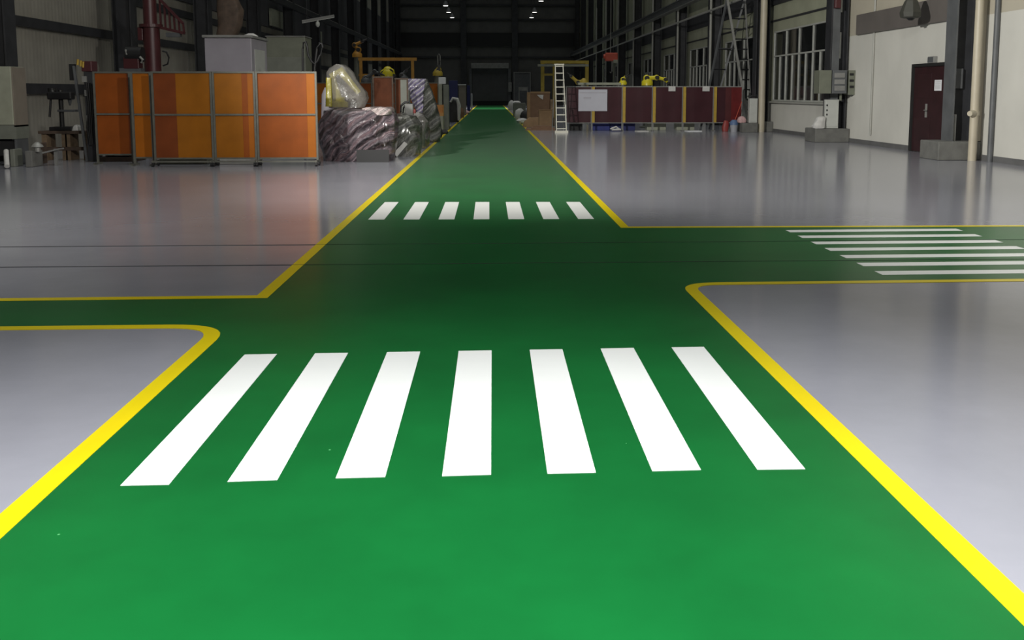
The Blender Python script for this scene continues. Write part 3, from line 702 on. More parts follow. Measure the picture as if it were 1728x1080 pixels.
# tall tapering lattice ladder behind the right end of the maroon screens
Ya = 39.9
tl = thing('trestle_ladder', 'very tall A shaped trestle ladder behind the rightmost maroon screen', 'ladder', (X_(1230, Ya), Ya, 0))
fr_, bk_ = Ya-.5, Ya+.4
T1, T2 = at(1227, -3, Ya-.05), at(1257, -3, Ya+.1)
legs = [((X_(1183, fr_), fr_, 0), T1), ((X_(1198, bk_), bk_, 0), T2), ((X_(1266, fr_), fr_, 0), T1), ((X_(1270, bk_), bk_, 0), T2)]
MB().bar(T1, T2, .12, .08).build('top_plate', K['mid_steel'], tl)
for i, (a_, b_) in enumerate(legs):
    MB().bar(a_, b_, .09 if i == 2 else .06, .07).build('leg', K['rail_steel'] if i == 2 else K['mid_steel'] if i == 3 else K['grey_steel'], tl)
for k in range(12):
    t = (k+1)/13
    L = [Vector(a_).lerp(Vector(b_), t) for a_, b_ in legs]
    MB().bar(L[2], L[3], .05, .05).build('rung', K['dark_steel'], tl)
    if k % 2: MB().bar(L[0], L[1], .045, .045).build('rung', K['dark_steel'], tl)
for t in (.32, .62): 
    L = [Vector(a_).lerp(Vector(b_), t) for a_, b_ in legs]
    MB().bar(L[0], L[2], .03, .04).build('spreader', K['dark_steel'], tl)

# ------------------------------------------------------------------ cardboard and odds, right of the aisle
def open_box(x0, x1, y0, y1, z0, z1, m, label, flaps=.12, name='cardboard_box', extra=None, group=None, parent_cat='box', front=1):
    s = thing(name, label, parent_cat, ((x0+x1)/2, (y0+y1)/2, z0), group)
    t = .012
    b = MB().box(x0, x1, y0, y0+t, z0, z0+(z1-z0)*front).box(x0, x1, y1-t, y1, z0, z1).box(x0, x0+t, y0+t, y1-t, z0, z1).box(x1-t, x1, y0+t, y1-t, z0, z1).box(x0+t, x1-t, y0+t, y1-t, z0, z0+t)
    b.build('body', m, s)
    if flaps:
        MB().bar((x0, y0, z1), (x0-flaps*.7, y0, z1-flaps*.5), .01, .01).box(x0, x1, y0-flaps*.9, y0-.002, z1-.012, z1).build('flap', m, s)
        b = MB(); vs = [b.bm.verts.new(q) for q in ((x1, y0, z1), (x1, y1, z1), (x1+flaps*.6, y1, z1+flaps*.7), (x1+flaps*.6, y0, z1+flaps*.7))]; b.bm.faces.new(vs)
        f = b.build('flap', m, s); so = f.modifiers.new('t', 'SOLIDIFY'); so.thickness = .01
    return s
Yk = 45
tb = thing('cardboard_box', 'tall brown carton standing by the white step ladder with a pale label', 'box', (X_(908, Yk), Yk+.4, 0))
MB().box(X_(890, Yk), X_(928, Yk), Yk, Yk+.9, 0, Z_(156, Yk)).build('body', K['cardboard_dark'], tb, bevel=.02)
MB().box(X_(889.5, Yk), X_(895, Yk), Yk-.02, Yk-.002, 0.01, Z_(155.5, Yk)).build('left_face', K['cardboard'], tb)  # paler left face of the carton, laid on as a strip
MB().box(X_(895.2, Yk), X_(928.4, Yk), Yk-.025, Yk-.002, Z_(157.5, Yk), Z_(154.5, Yk)).build('top_edge', K['cardboard'], tb)
MB().poly([(X_(906, Yk), Yk-.02, Z_(160, Yk)), (X_(917, Yk), Yk-.02, Z_(160, Yk)), (X_(916, Yk), Yk-.02, Z_(168, Yk)), (X_(911, Yk), Yk-.02, Z_(165, Yk))], .015).build('pale_label', K['cloth_white'], tb)
open_box(X_(910, 42), X_(931, 42), 42, 42.6, 0, Z_(185, 42), K['cardboard'], 'open topped carton with flaps in front of the tall brown carton', .14)
stand_box(928.5, 936, 168, 207, 44.9, .5, 'panel_stack', K['wood'], 'narrow stack of boards right of the tall brown carton', 'boards')
tag(MB().slab([(X_(886, 40), 39.6), (X_(936, 40), 39.4), (X_(938, 40), 40.8), (X_(890, 40), 41.2)], 0, .05).slab([(X_(896, 40), 39.7), (X_(934, 40), 39.6), (X_(933, 40), 40.4), (X_(899, 40), 40.7)], .05, .11).slab([(X_(900, 40), 39.9), (X_(930, 40), 39.7), (X_(929, 40), 40.3), (X_(903, 40), 40.5)], .11, .17).build('flattened_cartons', K['cardboard_dark']), 'flattened cartons lying on the floor left of the step ladder foot', 'cardboard')
tag(MB().rings([(X_(900, 43), 43.1, .42, .2, .005), (X_(900, 43), 43.1, .38, .18, .25), (X_(902, 43), 43.1, .2, .12, .42)], 24, .05, 8).build('scrap_heap', K['cardboard'], smooth=True), 'low heap of torn cardboard before the tall brown carton', 'cardboard')
stand_box(866, 887, 174, 0, 62, .9, 'crate', K['cab_grey'], 'grey green crate beyond the tall brown carton', 'crate')
tag(MB().rings([(X_(872, 62), 62.4, .25, .3, Z_(174, 62)+.04), (X_(872, 62), 62.4, .2, .25, Z_(172, 62)), (X_(872, 62), 62.4, .1, .1, Z_(170.5, 62))], 20, .03, 2).build('paper_pile', K['cloth_white'], smooth=True), 'white crumpled paper on top of the grey green crate', 'paper')
for px, Y, w_, h_, m, lb in ((877, 56, .28, .62, 'cloth_white', 'white bag standing by the yellow line near the grey crate'), (885, 55, .2, .5, 'cloth_dark', 'dark bag beside the white bag'), (882, 50, .28, .22, 'cloth_white', 'small white bag on the floor close to the yellow line'), (889, 47.5, .3, .2, 'cab_beige', 'beige rag heap on the floor left of the tall carton'), (863, 88, .3, .85, 'cloth_white', 'small white container far down near the shutter')):
    x = X_(px, Y)
    tag(MB().rings([(x, Y, w_*.8, w_*.8, .005), (x, Y, w_, w_*.9, h_*.4), (x, Y, w_*.7, w_*.6, h_*.8), (x, Y, w_*.2, w_*.2, h_)], 20, .04, px).build('bag', K[m], smooth=True), lb, 'bag')
st = thing('chair', 'grey metal frame chair back standing beyond the cartons', 'chair', (X_(883, 66), 66, 0))
for x in (X_(876, 66), X_(890, 66)):
    MB().tube([(x, 66, 0), (x, 66.1, Z_(147, 66))], .035, 8).build('leg', K['mid_steel'], st); MB().tube([(x, 65.5, 0), (x, 65.5, .5)], .03, 8).build('leg', K['mid_steel'], st)
MB().box(X_(876, 66), X_(890, 66), 65.5, 66.1, .48, .54).build('seat', K['grey_steel'], st); MB().box(X_(876, 66), X_(890, 66), 66.06, 66.14, Z_(153, 66), Z_(147, 66)).build('backrest', K['mid_steel'], st)

# ------------------------------------------------------------------ gantries, robots, hoist
def robot(label, x, y, z0, pts, r, m='robot_yellow', zfoot=0, name='industrial_robot'):
    s = thing(name, label, 'industrial robot', (x, y, zfoot))
    MB().lathe((x, y, zfoot), [(r*2.4, 0), (r*2.4, .05), (r*1.3, .08), (r*1.3, z0-zfoot)], 16).build('pedestal', K['cab_grey'], s)
    MB().lathe((x, y, z0), [(r*1.9, 0), (r*1.9, r*1.2), (r*1.3, r*2)], 16).build('turret', K[m], s, smooth=True)
    P = [Vector((x, y, z0+r*1.6))]+[Vector(q) for q in pts]
    for i, (a_, b_) in enumerate(zip(P, P[1:])):
        MB().tube([a_, a_.lerp(b_, .5), b_], [r*(1.15-.2*i), r*(.8-.12*i), r*(.95-.2*i)], 12).ball(a_, r*(1.35-.2*i), n=12).build('arm_link', K[m], s, smooth=True)
        MB().tube([b_+Vector((0, -r*1.2, 0)), b_+Vector((0, r*1.2, 0))], r*(.8-.12*i), 12).build('joint_cap', K['robot_black'], s, smooth=True)
    e_ = P[-1]; d = (P[-1]-P[-2]).normalized()
    MB().tube([e_, e_+d*r*2.2], [r*.5, r*.25], 10).build('wrist', K['robot_black'], s, smooth=True)
    return s
def pt(px, py, Y): return at(px, py, Y)
Y = 42.5
robot('yellow industrial robot with a long level arm above the maroon screens', X_(1092, Y), Y, Z_(144, Y), [pt(1091, 132, Y), pt(1108, 131, Y), pt(1122, 134, Y), pt(1127, 140, Y)], .13)
robot('small yellow and black robot head above the second ochre post', X_(1051, Y), Y, Z_(143, Y), [pt(1051, 134, Y), pt(1056, 129, Y)], .09)
robot('short yellow robot arm under the right yellow gantry', X_(985, 48), 48, Z_(143, 48), [pt(975, 139, 48), pt(963, 128, 48)], .11, 'gantry_yellow')
stand_box(975, 1048, 139.5, 143.5, 40.2, .25, 'beam', K['cab_beige'], 'pale horizontal beam lying along the top behind the left maroon screens', 'beam', z0=None)
for k, px in enumerate((980, 1042)): tag(MB().box(X_(px, 40.3), X_(px, 40.3)+.08, 40.26, 40.4, 0, Z_(143.6, 40.2)).build('trestle', K['mid_steel']), 'post carrying the %s end of the pale beam behind the maroon screens' % ('left', 'right')[k], 'post')

def gantry(label, xa, xb, ytop, Y, m, second=None, legs=(), cross=(), d=.16):
    s = thing('gantry_frame', label, 'gantry', ((X_(xa, Y)+X_(xb, Y))/2, Y, 0))
    z = Z_(ytop, Y)
    MB().box(X_(xa, Y), X_(xb, Y), Y-d/2, Y+d/2, z-d, z).build('top_beam', m, s)
    for x, t in legs: MB().box(X_(x, Y)-t/2, X_(x, Y)+t/2, Y-t/2, Y+t/2, 0, z-d).build('post', m, s)
    if second:
        x0, x1, yy, mm = second
        MB().box(X_(x0, Y), X_(x1, Y), Y-.35, Y-.2, Z_(yy, Y)-.13, Z_(yy, Y)).build('lower_beam', mm, s)
    for x0, x1, yy in cross: MB().box(X_(x0, Y), X_(x1, Y), Y-.05, Y+.05, Z_(yy, Y)-.12, Z_(yy, Y)).build('cross_bar', m, s)
    return s
gantry('yellow gantry frame behind the step ladder on the right', 912, 993, 102, 58, K['gantry_yellow'], (907, 992, 108.5, K['cab_beige']), ((915.5, .2), (935, .16), (990, .2)), ((917, 934, 124),), .18)
gantry('orange yellow gantry frame over the left robot cell', 606, 704, 97.5, 49, K['gantry_orange'], None, ((697, .14), (610, .14)), ((606, 632, 125),), .15)
Y = 46.5
robot('bright yellow robot head rising above the brown curtain', X_(655, Y), Y, Z_(130, Y), [pt(648, 124, Y), pt(660, 121, Y), pt(665, 128, Y)], .17)
Y = 45.2
robot('dark blue grey robot arm above the orange screens left of the bright one', X_(618, Y), Y, Z_(140, Y), [pt(618, 132, Y), pt(632, 121, Y), pt(640, 124, Y)], .12, 'grey_steel')
Y = 46.5
robot('dark robot arm to the right of the bright yellow head', X_(682, Y), Y, Z_(136, Y), [pt(678, 127, Y), pt(686, 119, Y)], .11, 'grey_steel')
robot('upright pale yellow robot behind the cabinet with a white box on top', X_(739, 45.5), 45.5, Z_(128, 45.5), [pt(740, 118, 45.5), pt(741, 112, 45.5)], .12, 'gantry_yellow')
tag(MB().tube([pt(739, 110, 45.5), pt(738.5, 94, 45.5), pt(740.5, 91, 45.5), pt(742.5, 94, 45.5), pt(743, 110, 45.5)], .03, 8).build('cable_loop', K['mid_steel'], smooth=True), 'narrow upright cable loop on top of the upright pale yellow robot', 'cable')
robot('orange and black robot high on a dark red stand', X_(604, 50), 50, Z_(97, 50), [pt(605, 84, 50), pt(598, 76, 50), pt(611, 70, 50)], .13, 'gantry_orange')
hx, hy, hz = X_(1031, 60), 60, Z_(95, 60)
ho = thing('hoist', 'orange red hoist block hanging high above the right gantry', 'hoist', (hx, hy, hz-.3))
MB().box(hx-.38, hx+.38, hy-.2, hy+.2, hz-.28, hz+.22).build('hoist_body', K['hoist_red'], ho, bevel=.05)
MB().tube([(hx-.48, hy, hz), (hx-.36, hy, hz)], .13, 12).build('motor', K['hoist_red'], ho, smooth=True)
MB().box(hx+.1, hx+.38, hy-.22, hy+.1, hz-.4, hz-.2).build('control_box', K['cab_beige'], ho, bevel=.02)
MB().tube([(hx-.05, hy, hz+.22), (hx-.05, hy, 14)], .025, 6).build('cable', K['rail_steel'], ho)
MB().tube([(hx+.05, hy, hz-.25), (hx+.05, hy, hz-.9), (hx-.02, hy, hz-1.0), (hx-.08, hy, hz-.92)], .025, 8).build('hook', K['rail_steel'], ho)

# ------------------------------------------------------------------ wrapped machine and heaps, left of the aisle
xa, xb = X_(539, 21.6), X_(660, 21.6)
cx_, hx_ = (xa+xb)/2, (xb-xa)/2
wm = thing('covered_machine', 'large machine under dark striped tarpaulin and clear film next to the orange screens', 'covered machine', (cx_, 22.3, 0))
MB().rings([(cx_, 22.3, hx_-.06, .62, .0), (cx_, 22.3, hx_-.04, .64, .12), (cx_-.01, 22.3, hx_+.00, .68, .35), (cx_-.01, 22.3, hx_+.02, .7, .6), (cx_, 22.3, hx_+.02, .7, .85), (cx_, 22.3, hx_-.02, .68, 1.0), (cx_-.02, 22.3, hx_-.06, .62, 1.10), (cx_-.04, 22.3, hx_*.6, .4, 1.14)], 110, .065, 1, freq=1.9, power=.38).build('tarpaulin', K['tarp'], wm, smooth=True)
x1, x2 = X_(612, 22.0), X_(661, 22.0)
MB().rings([((x1+x2)/2, 22.2, (x2-x1)/2, .55, 1.02), ((x1+x2)/2, 22.2, (x2-x1)/2-.02, .5, 1.15), ((x1+x2)/2, 22.2, (x2-x1)/2-.1, .4, 1.18)], 60, .03, 4, freq=4, power=.4).build('top_cover', K['tarp_top'], wm, smooth=True)
MB().box(X_(600, 21.5), X_(655, 21.5), 21.44, 21.48, 0.0, .27).build('base_panel', K['black'], wm)
# clear wrapped robot on top
Yw = 22.2
rb = thing('wrapped_robot', 'yellow robot arm wrapped in clear plastic film on top of the covered machine', 'industrial robot', (X_(580, Yw), Yw, 1.16))
q1, q2, q3, q4 = (X_(572, Yw), 1.25), (X_(560, Yw), 1.85), (X_(575, Yw), 2.0), (X_(606, Yw), 1.5)
MB().lathe((q1[0], Yw, 1.19), [(.2, 0), (.2, .1), (.13, .14), (.13, .22)], 16).build('base', K['robot_yellow'], rb)
MB().tube([(q1[0], Yw, 1.3), (q2[0], Yw, q2[1])], [.10, .08], 12).build('lower_arm', K['robot_yellow'], rb, smooth=True)
MB().tube([(q2[0], Yw, q2[1]), (q3[0], Yw, q3[1]), (q4[0], Yw, q4[1])], [.09, .10, .06], 12).build('upper_arm', K['robot_yellow'], rb, smooth=True)
lv = [(556, 613, 182.5), (555, 617, 176), (554, 622, 166), (553, 619, 156), (553, 610, 145), (553, 603, 134), (554, 597, 124), (558, 591, 116), (564, 584, 111), (568, 578, 109)]
MB().rings([((X_(l, Yw)+X_(r, Yw))/2, Yw, (X_(r, Yw)-X_(l, Yw))/2-.015, .30-.012*i, Z_(y_, Yw)) for i, (l, r, y_) in enumerate(lv)], 56, .03, 9, freq=3.2, power=.75).build('plastic_film', K['film'], rb, smooth=True)
MB().rings([(X_(557.5, Yw), Yw-.22, .055, .1, Z_(180, Yw)), (X_(558, Yw), Yw-.2, .06, .1, Z_(160, Yw)), (X_(558, Yw), Yw-.17, .05, .09, Z_(132, Yw))], 20, .015, 2).build('yellow_sleeve', K['film_yellow'], rb, smooth=True)
# pale folded sheet between screen and machine
tag(MB().rings([(X_(546, 22.9), 23.3, .1, .1, .0), (X_(546, 22.9), 23.3, .12, .1, .8), (X_(547, 22.9), 23.3, .09, .09, 1.45), (X_(548, 22.9), 23.3, .05, .05, 1.62)], 20, .03, 7).build('folded_sheet', K['cab_lilac'], smooth=True), 'lilac grey folded sheet standing behind the covered machine left of the wrapped robot', 'sheet')
# lower heaps receding along the yellow line
def heap(label, levels, m, wr=.06, seed=1, n=64, freq=2.4, power=.5, name='tarp_heap', cat='covered goods'):
    return tag(MB().rings(levels, n, wr, seed, freq=freq, power=power).build(name, K[m], smooth=True), label, cat)
c = -2.12
heap('dark grey tarp heap against the right side of the covered machine', [(-2.08, 24.1, .34, .7, 0), (-2.08, 24.1, .38, .75, .3), (-2.1, 24.1, .36, .7, .7), (-2.15, 24.1, .30, .6, .92), (-2.2, 24.1, .15, .3, .98)], 'tarp_grey', .06, 12)
heap('grey tarp covered bundle by the yellow line under the tall striped tarp', [(-2.05, 28.1, .24, .85, 0), (-2.05, 28.1, .30, .9, .35), (-2.08, 28.1, .26, .8, .72), (-2.1, 28.1, .15, .5, .85)], 'tarp_grey', .07, 15)
pf = [at(680, 240, 25.9), at(697, 222, 25.9), at(702, 226, 25.9), at(686, 245, 25.9)]
tag(MB().poly([(q.x, 23.2, q.z-.13) for q in pf], .03).build('strap_board', K['cloth_white']), 'pale flat strip leaning on the dark grey tarp heap', 'board')
heap('clear film bunched over the grey bundle by the yellow line', [(-1.93, 26.75, .14, .18, .0), (-1.93, 26.75, .16, .2, .4), (-1.9, 26.75, .2, .22, .7), (-1.95, 26.75, .14, .18, .9), (-1.97, 26.75, .05, .06, .98)], 'film', .05, 18, 30, 4)
Yt = 30
tw = thing('covered_machine', 'tall narrow machine under grey tarp and bright striped sheet by the yellow line', 'covered machine', (X_(715, Yt), Yt+.3, 0))
MB().rings([((X_(l, Yt)+X_(r, Yt))/2, Yt+.35, (X_(r, Yt)-X_(l, Yt))/2, .3, Z_(y_, Yt)) for l, r, y_ in ((700, 739, 239.4), (700, 741, 215), (703, 738, 195), (702, 733, 175), (704, 727, 155), (705, 721, 140), (707, 718, 134))], 48, .04, 21, freq=3).build('grey_tarp', K['tarp_grey'], tw, smooth=True)
b = MB(); vs = []
for l, r, y_ in ((682, 719, 133), (685, 716, 148), (691, 714, 163), (698, 714, 178), (703, 713, 190), (706, 711, 200), (700, 706, 206)):
    row = []
    for k in range(13):
        x = X_(l+(r-l)*k/12, Yt); z = Z_(y_, Yt); row.append(b.bm.verts.new((x, Yt-.02+.06*noise.noise(Vector((x*9, 0, z*1.5))), z)))
    vs.append(row)
for r0, r1 in zip(vs, vs[1:]):
    for k in range(12): b.bm.faces.new((r0[k], r0[k+1], r1[k+1], r1[k]))
o = b.build('striped_sheet', K['tarp_bright'], tw, smooth=True); sm = o.modifiers.new('t', 'SOLIDIFY'); sm.thickness = .015
stand_box(668, 690, 152, 0, 29.3, .5, 'cabinet', K['cab_grey'], 'grey green cabinet left of the tall striped tarp', 'cabinet')
mc = thing('small_machine', 'small dark machine with hoses between the covered machine and the striped sheet', 'machine', (X_(690, 27), 25.6, 0))
MB().box(X_(683, 25.5), X_(697, 25.5), 25.4, 25.7, 0, 1.22).build('body', K['mid_steel'], mc, bevel=.02)
MB().tube([at(676, 190, 25.5), at(677, 178, 25.5), at(683, 173, 25.5), at(690, 172, 25.5)], .03, 8).tube([at(680, 192, 25.5), at(681, 182, 25.5), at(685, 177, 25.5)], .025, 8).build('hose', K['black'], mc, smooth=True)
MB().box(X_(697.5, 25.5), X_(701, 25.5), 25.42, 25.6, .98, 1.08).build('red_switch', K['red_plastic'], mc)
# along the line, farther
Y = 38
crt = stand_box(734, 748, 196, 0, Y, .6, 'crate', K['cab_beige'], 'beige crate carrying the open orange brown carton', 'crate')
zc_ = Z_(196, Y)
open_box(X_(733, Y), X_(748, Y), Y+.02, Y+.5, zc_+.002, Z_(177, Y), K['cardboard_orange'], 'open orange brown carton on the beige crate by the yellow line', 0, front=.3)
stand_box(738, 746, 142, 0, 40.5, .5, 'locker', K['cab_beige'], 'beige narrow locker at the end of the distant orange screens', 'cabinet')
lk = stand_box(746.4, 757, 143, 0, 40.4, .6, 'locker', K['cab_grey'], 'grey green locker carrying a white box', 'cabinet')
stand_box(740, 752, 130.5, 141.8, 40.55, .3, 'box', K['paper'], 'white box on top of the lockers', 'box', z0=Z_(142, 40.5)+.002)
stand_box(751, 758, 162, 0, 47, .4, 'barrel', K['blue'], 'blue drum standing behind the lockers', 'drum')
stand_box(756, 772, 136, 0, 58, .5, 'cabinet', K['blue_dark'], 'tall dark blue cabinet behind the draped trolley', 'cabinet')
x0, x1 = X_(760, 49), X_(775, 49)
dt = thing('trolley', 'dark trolley draped with a white cloth beside the yellow line', 'trolley', ((x0+x1)/2, 49, 0))
MB().rings([((x0+x1)/2-.05, 49.2, .2, .25, .05), ((x0+x1)/2-.05, 49.2, .2, .25, .9), ((x0+x1)/2-.05, 49.2, .12, .15, 1.15)], 24, .04, 3).build('dark_cover', K['cloth_dark'], dt, smooth=True)
MB().tube([(x0+.0, 48.95, 1.05), (x0+.12, 48.93, 1.25), (x1-.1, 48.93, 1.2), (x1-.02, 48.93, .9), (x1-.03, 48.95, .15)], [.05, .06, .08, .1, .07], 10).build('white_cloth', K['cloth_white'], dt, smooth=True)
for x in (x0+.02, x1-.08): MB().tube([(x-.015, 49.05, .04), (x+.015, 49.05, .04)], .04, 10).build('wheel', K['black'], dt)
tag(stand_box(773, 786, 144, 0, 68, .7, 'cabinet', K['tan_cab'], 'tall tan cabinet between the two dark blue ones', 'cabinet'), 'tall tan cabinet between the two dark blue ones', 'cabinet')
tag(MB().box(X_(772.6, 68), X_(786.4, 68), 67.95, 68.75, Z_(144, 68)+.01, Z_(142.3, 68)).build('thin_board', K['paper']), 'thin white board lying on the tall tan cabinet', 'board')
stand_box(787, 793, 144, 0, 82, .8, 'cabinet', K['blue_dark'], 'farthest dark blue cabinet on the left near the shutter', 'cabinet')
stand_box(793.5, 797, 158, 0, 92, .8, 'box', K['cab_lilac'], 'pale lilac box at the far end near the shutter', 'box')
for px, Y, w_, h_, m, lb in ((752, 41.5, .2, .25, 'cab_grey', 'grey bag at the foot of the lockers'), (747, 36.3, .16, .15, 'cloth_dark', 'small dark bag before the beige crate by the line'), (778, 60, .2, .6, 'cardboard_dark', 'brown bag in front of the tan cabinet'), (786, 70, .25, .3, 'pink', 'pale pink rag heap near the farthest blue cabinet'), (736, 33.2, .18, .4, 'cloth_dark', 'dark bag between tall tarp and beige crate')):
    x = X_(px, Y)
    tag(MB().rings([(x, Y, w_*.8, w_*.8, .005), (x, Y, w_, w_*.9, h_*.4), (x, Y, w_*.7, w_*.6, h_*.8), (x, Y, w_*.2, w_*.2, h_)], 20, .03, px).build('bag', K[m], smooth=True), lb, 'bag')

# ------------------------------------------------------------------ machines behind the orange screens
Y = 25
x0, x1 = X_(348, Y), X_(427, Y)
lm = thing('machine_cabinet', 'big lilac grey machine cabinet with overhanging lid behind the amber screen', 'machine cabinet', ((x0+x1)/2, Y+.8, 0))
MB().box(x0, x1, Y, Y+1.7, 0, Z_(65, Y)).build('body', K['cab_lilac'], lm, bevel=.02)
MB().box(x0-.04, x1+.04, Y-.06, Y+1.76, Z_(64.8, Y), Z_(60.5, Y)).build('lid', K['mid_steel'], lm, bevel=.01)
MB().box(x1+.0, x1+.012, Y+.3, Y+1.4, 1.0, 2.6).build('side_door', K['cab_white'], lm)
Y = 28
gm_ = thing('machine_cabinet', 'long olive grey machine cabinet right of the lilac one', 'machine cabinet', (X_(485, Y), Y+.5, 0))
MB().box(X_(452, Y), X_(517, Y), Y, Y+1, 0, Z_(63, Y)).build('body', K['cab_olive'], gm_, bevel=.02)
MB().box(X_(452, Y), X_(517, Y), Y-.012, Y, 0.05, Z_(97, Y)).build('lower_panel', K['cab_grey'], gm_, bevel=.004)
MB().box(X_(451, Y), X_(518, Y), Y-.03, Y+1.03, Z_(62.8, Y), Z_(61.5, Y)).build('top_edge', K['mid_steel'], gm_)
tag(MB().rings([(X_(425, 26), 26.1, .16, .16, Z_(60.2, 25)), (X_(425, 26), 26.1, .15, .15, Z_(57, 25)), (X_(425, 26), 26.1, .06, .06, Z_(53, 25))], 20, .02, 5).build('cloth_bundle', K['cloth_white'], smooth=True), 'pale bundle on top of the lilac machine cabinet', 'cloth')
tag(MB().rings([(X_(385, 26), 26.0, .22, .2, Z_(59.5, 25)), (X_(392, 26), 26.0, .26, .18, Z_(40, 25)), (X_(392, 26), 26, .3, .18, Z_(15, 25)), (X_(390, 26), 26, .2, .12, Z_(-8, 25))], 30, .06, 8, freq=3).build('hose_bundle', K['wood_dark'], smooth=True), 'dark brown hanging bundle standing on the lilac machine cabinet', 'bundle')
# jib crane
Y = 27
jx = X_(260, Y); zf = Z_(48, Y); r = .215
jc = thing('jib_crane', 'dark red jib crane column with lattice arm behind the orange screens', 'jib crane', (jx, Y, 0))
MB().lathe((jx, Y, 0), [(.45, 0), (.45, .04), (r, .05), (r, zf)], 28).build('mast', K['jib_red'], jc, smooth=True)
MB().lathe((jx, Y, zf), [(r+.09, 0), (r+.09, .05), (r+.09, .08)], 28).build('flange', K['jib_red'], jc)
MB().lathe((jx-.02, Y, zf+.08), [(.17, 0), (.17, 2.2)], 24).build('upper_mast', K['jib_red'], jc, smooth=True)
A0, A1 = Vector((jx+.1, Y, Z_(-10, Y))), at(309, 40, Y)
B0, B1 = Vector((jx+.1, Y, Z_(46, Y))), at(311, 56, Y)
MB().bar(A0, A1, .16, .05).build('top_chord', K['jib_red'], jc); MB().bar(B0, B1, .2, .07).build('bottom_chord', K['jib_red'], jc)
for k in range(7):
    t = (k+.3)/6.3; MB().bar(B0.lerp(B1, t), A0.lerp(A1, t), .05, .03, (0, 1, 0)).build('web_plate', K['jib_red'], jc)
MB().box(X_(286, Y), X_(309, Y), Y-.1, Y+.1, Z_(64, Y), Z_(57, Y)).build('trolley_block', K['grey_steel'], jc)
MB().box(X_(239, Y), X_(248, Y), Y-.12, Y+.12, Z_(70, Y), Z_(48, Y)).build('drive_box', K['jib_red'], jc, bevel=.02)
MB().tube([at(274, 86, Y-.1), at(281, 88, Y-.1), at(285, 97, Y-.1), at(283, 108, Y-.1), at(275, 111, Y-.1)], .022, 8).build('hose_loop', K['black'], jc, smooth=True)
Ym = 26.4
md = thing('drive_motor', 'black motor unit with silver fittings to the left of the dark red mast', 'motor', (X_(228, Ym), Ym, 0))
MB().box(X_(207, Ym), X_(243, Ym), Ym-.15, Ym+.15, 0, Z_(116, Ym)).build('stand', K['grey_steel'], md)
MB().tube([at(214, 92, Ym), at(241, 92, Ym)], .2, 16).build('motor_body', K['black'], md, smooth=True)
MB().box(X_(214, Ym), X_(240, Ym), Ym-.16, Ym+.16, Z_(117, Ym), Z_(98, Ym)).build('gearbox', K['jib_red'], md, bevel=.02)
MB().tube([at(212, 84, Ym-.15), at(214, 92, Ym-.18), at(212, 96, Ym-.15)], .03, 8).tube([at(236, 96, Ym-.17), at(241, 101, Ym-.17), at(238, 106, Ym-.17)], .035, 8).build('fitting', K['rail_steel'], md, smooth=True)
# hoses behind the screens
Y = 23.5
def hz(pts): return [at(px, py, Y) for px, py in pts]
tag(MB().tube([Vector((X_(512, Y), Y, 0))]+hz([(511, 110), (511, 82), (512.5, 72), (516, 70), (518.5, 80), (520, 93), (526, 104), (531, 108), (536, 103), (540, 93), (545, 80), (543, 74), (539, 73), (535, 82), (533, 98), (531, 115)])+[Vector((X_(531, Y), Y, 0))], .026, 8).build('hose', K['black'], smooth=True), 'black hose looped twice above the right end of the orange screens', 'hose')
Y = 34
a, b = at(510, 36, Y), at(564, 26.5, Y)
tb_ = thing('tube_lamp', 'unlit long tube lamp hanging at a tilt above the left machines', 'ceiling lamp', ((a.x+b.x)/2, Y, a.z))
MB().bar(a, b, .1, .07).build('housing', K['mid_steel'], tb_)
MB().tube([a-Vector((0, 0, .05)), b-Vector((0, 0, .05))], .02, 8).build('tube', K['cab_white'], tb_)
for c in (a.lerp(b, .15), a.lerp(b, .85)): MB().tube([c, (c.x, c.y, 14)], .008, 6).build('hanging_wire', K['dark_steel'], tb_)
c = a.lerp(b, .48); MB().lathe((c.x, c.y, c.z-.28), [(.03, 0), (.07, .06), (.07, .14), (.03, .2), (.03, .26)], 14).build('bulb', K['cab_white'], tb_, smooth=True)
q = onx(470, 28, -11.38)
for k_, (pa, pb, lb) in enumerate((((459, 43), (482, 14), 'pale board fixed high on the left wall above the machines'), ((530, 72), (543, 46), 'small pale board on the left wall farther along'))):
    a, b = onx(*pa, -11.2), onx(*pb, -11.2)
    tag(MB().box(-11.33, -11.2, a.y, b.y, a.z, b.z-.3).build('wall_board', K['cab_beige']), lb, 'board')

# ------------------------------------------------------------------ left edge of the picture
Y = 20.8
x0, x1 = -11.4, X_(20, Y)
cb = thing('electric_cabinet', 'beige green cabinet on a stand at the left edge of the hall', 'cabinet', ((x0+x1)/2, Y+.3, 0))
MB().box(x0+.03, x1, Y, Y+.6, .84, Z_(113, Y)).build('body', K['cab_beige'], cb, bevel=.015)
MB().box(x1-.004, x1+.03, Y+.02, Y+.58, .8, Z_(114, Y)).build('side_panel', K['tan_cab'], cb)
MB().box(x0+.03, x1+.03, Y+.02, Y+.6, .55, .835).build('lower_box', K['cab_grey'], cb)
for x in (x0+.05, x1-.03): MB().box(x, x+.05, Y+.05, Y+.55, 0, .55).build('leg', K['grey_steel'], cb)
MB().box(x0+.1, x1-.05, Y+.1, Y+.5, .2, .5).build('dark_opening', K['black'], cb)  # black box painting the shade in the opening under the cabinet
stand_box(26, 53, 255, 0, 20.3, .5, 'block', K['concrete'], 'square concrete block on the floor at far left', 'concrete block')
stand_box(0, 24, 252, 0, 20.4, .35, 'block', K['cab_grey'], 'low grey box below the beige cabinet', 'box')
a, b = at(0, 256, 20.0), at(16, 281, 20.0)
tag(MB().tube([(a.x, 20.25, a.z), (b.x, 19.9, .05)], .05, 10).build('pipe', K['cloth_white'], smooth=True), 'pale pipe leaning down to the floor at the left edge', 'pipe')
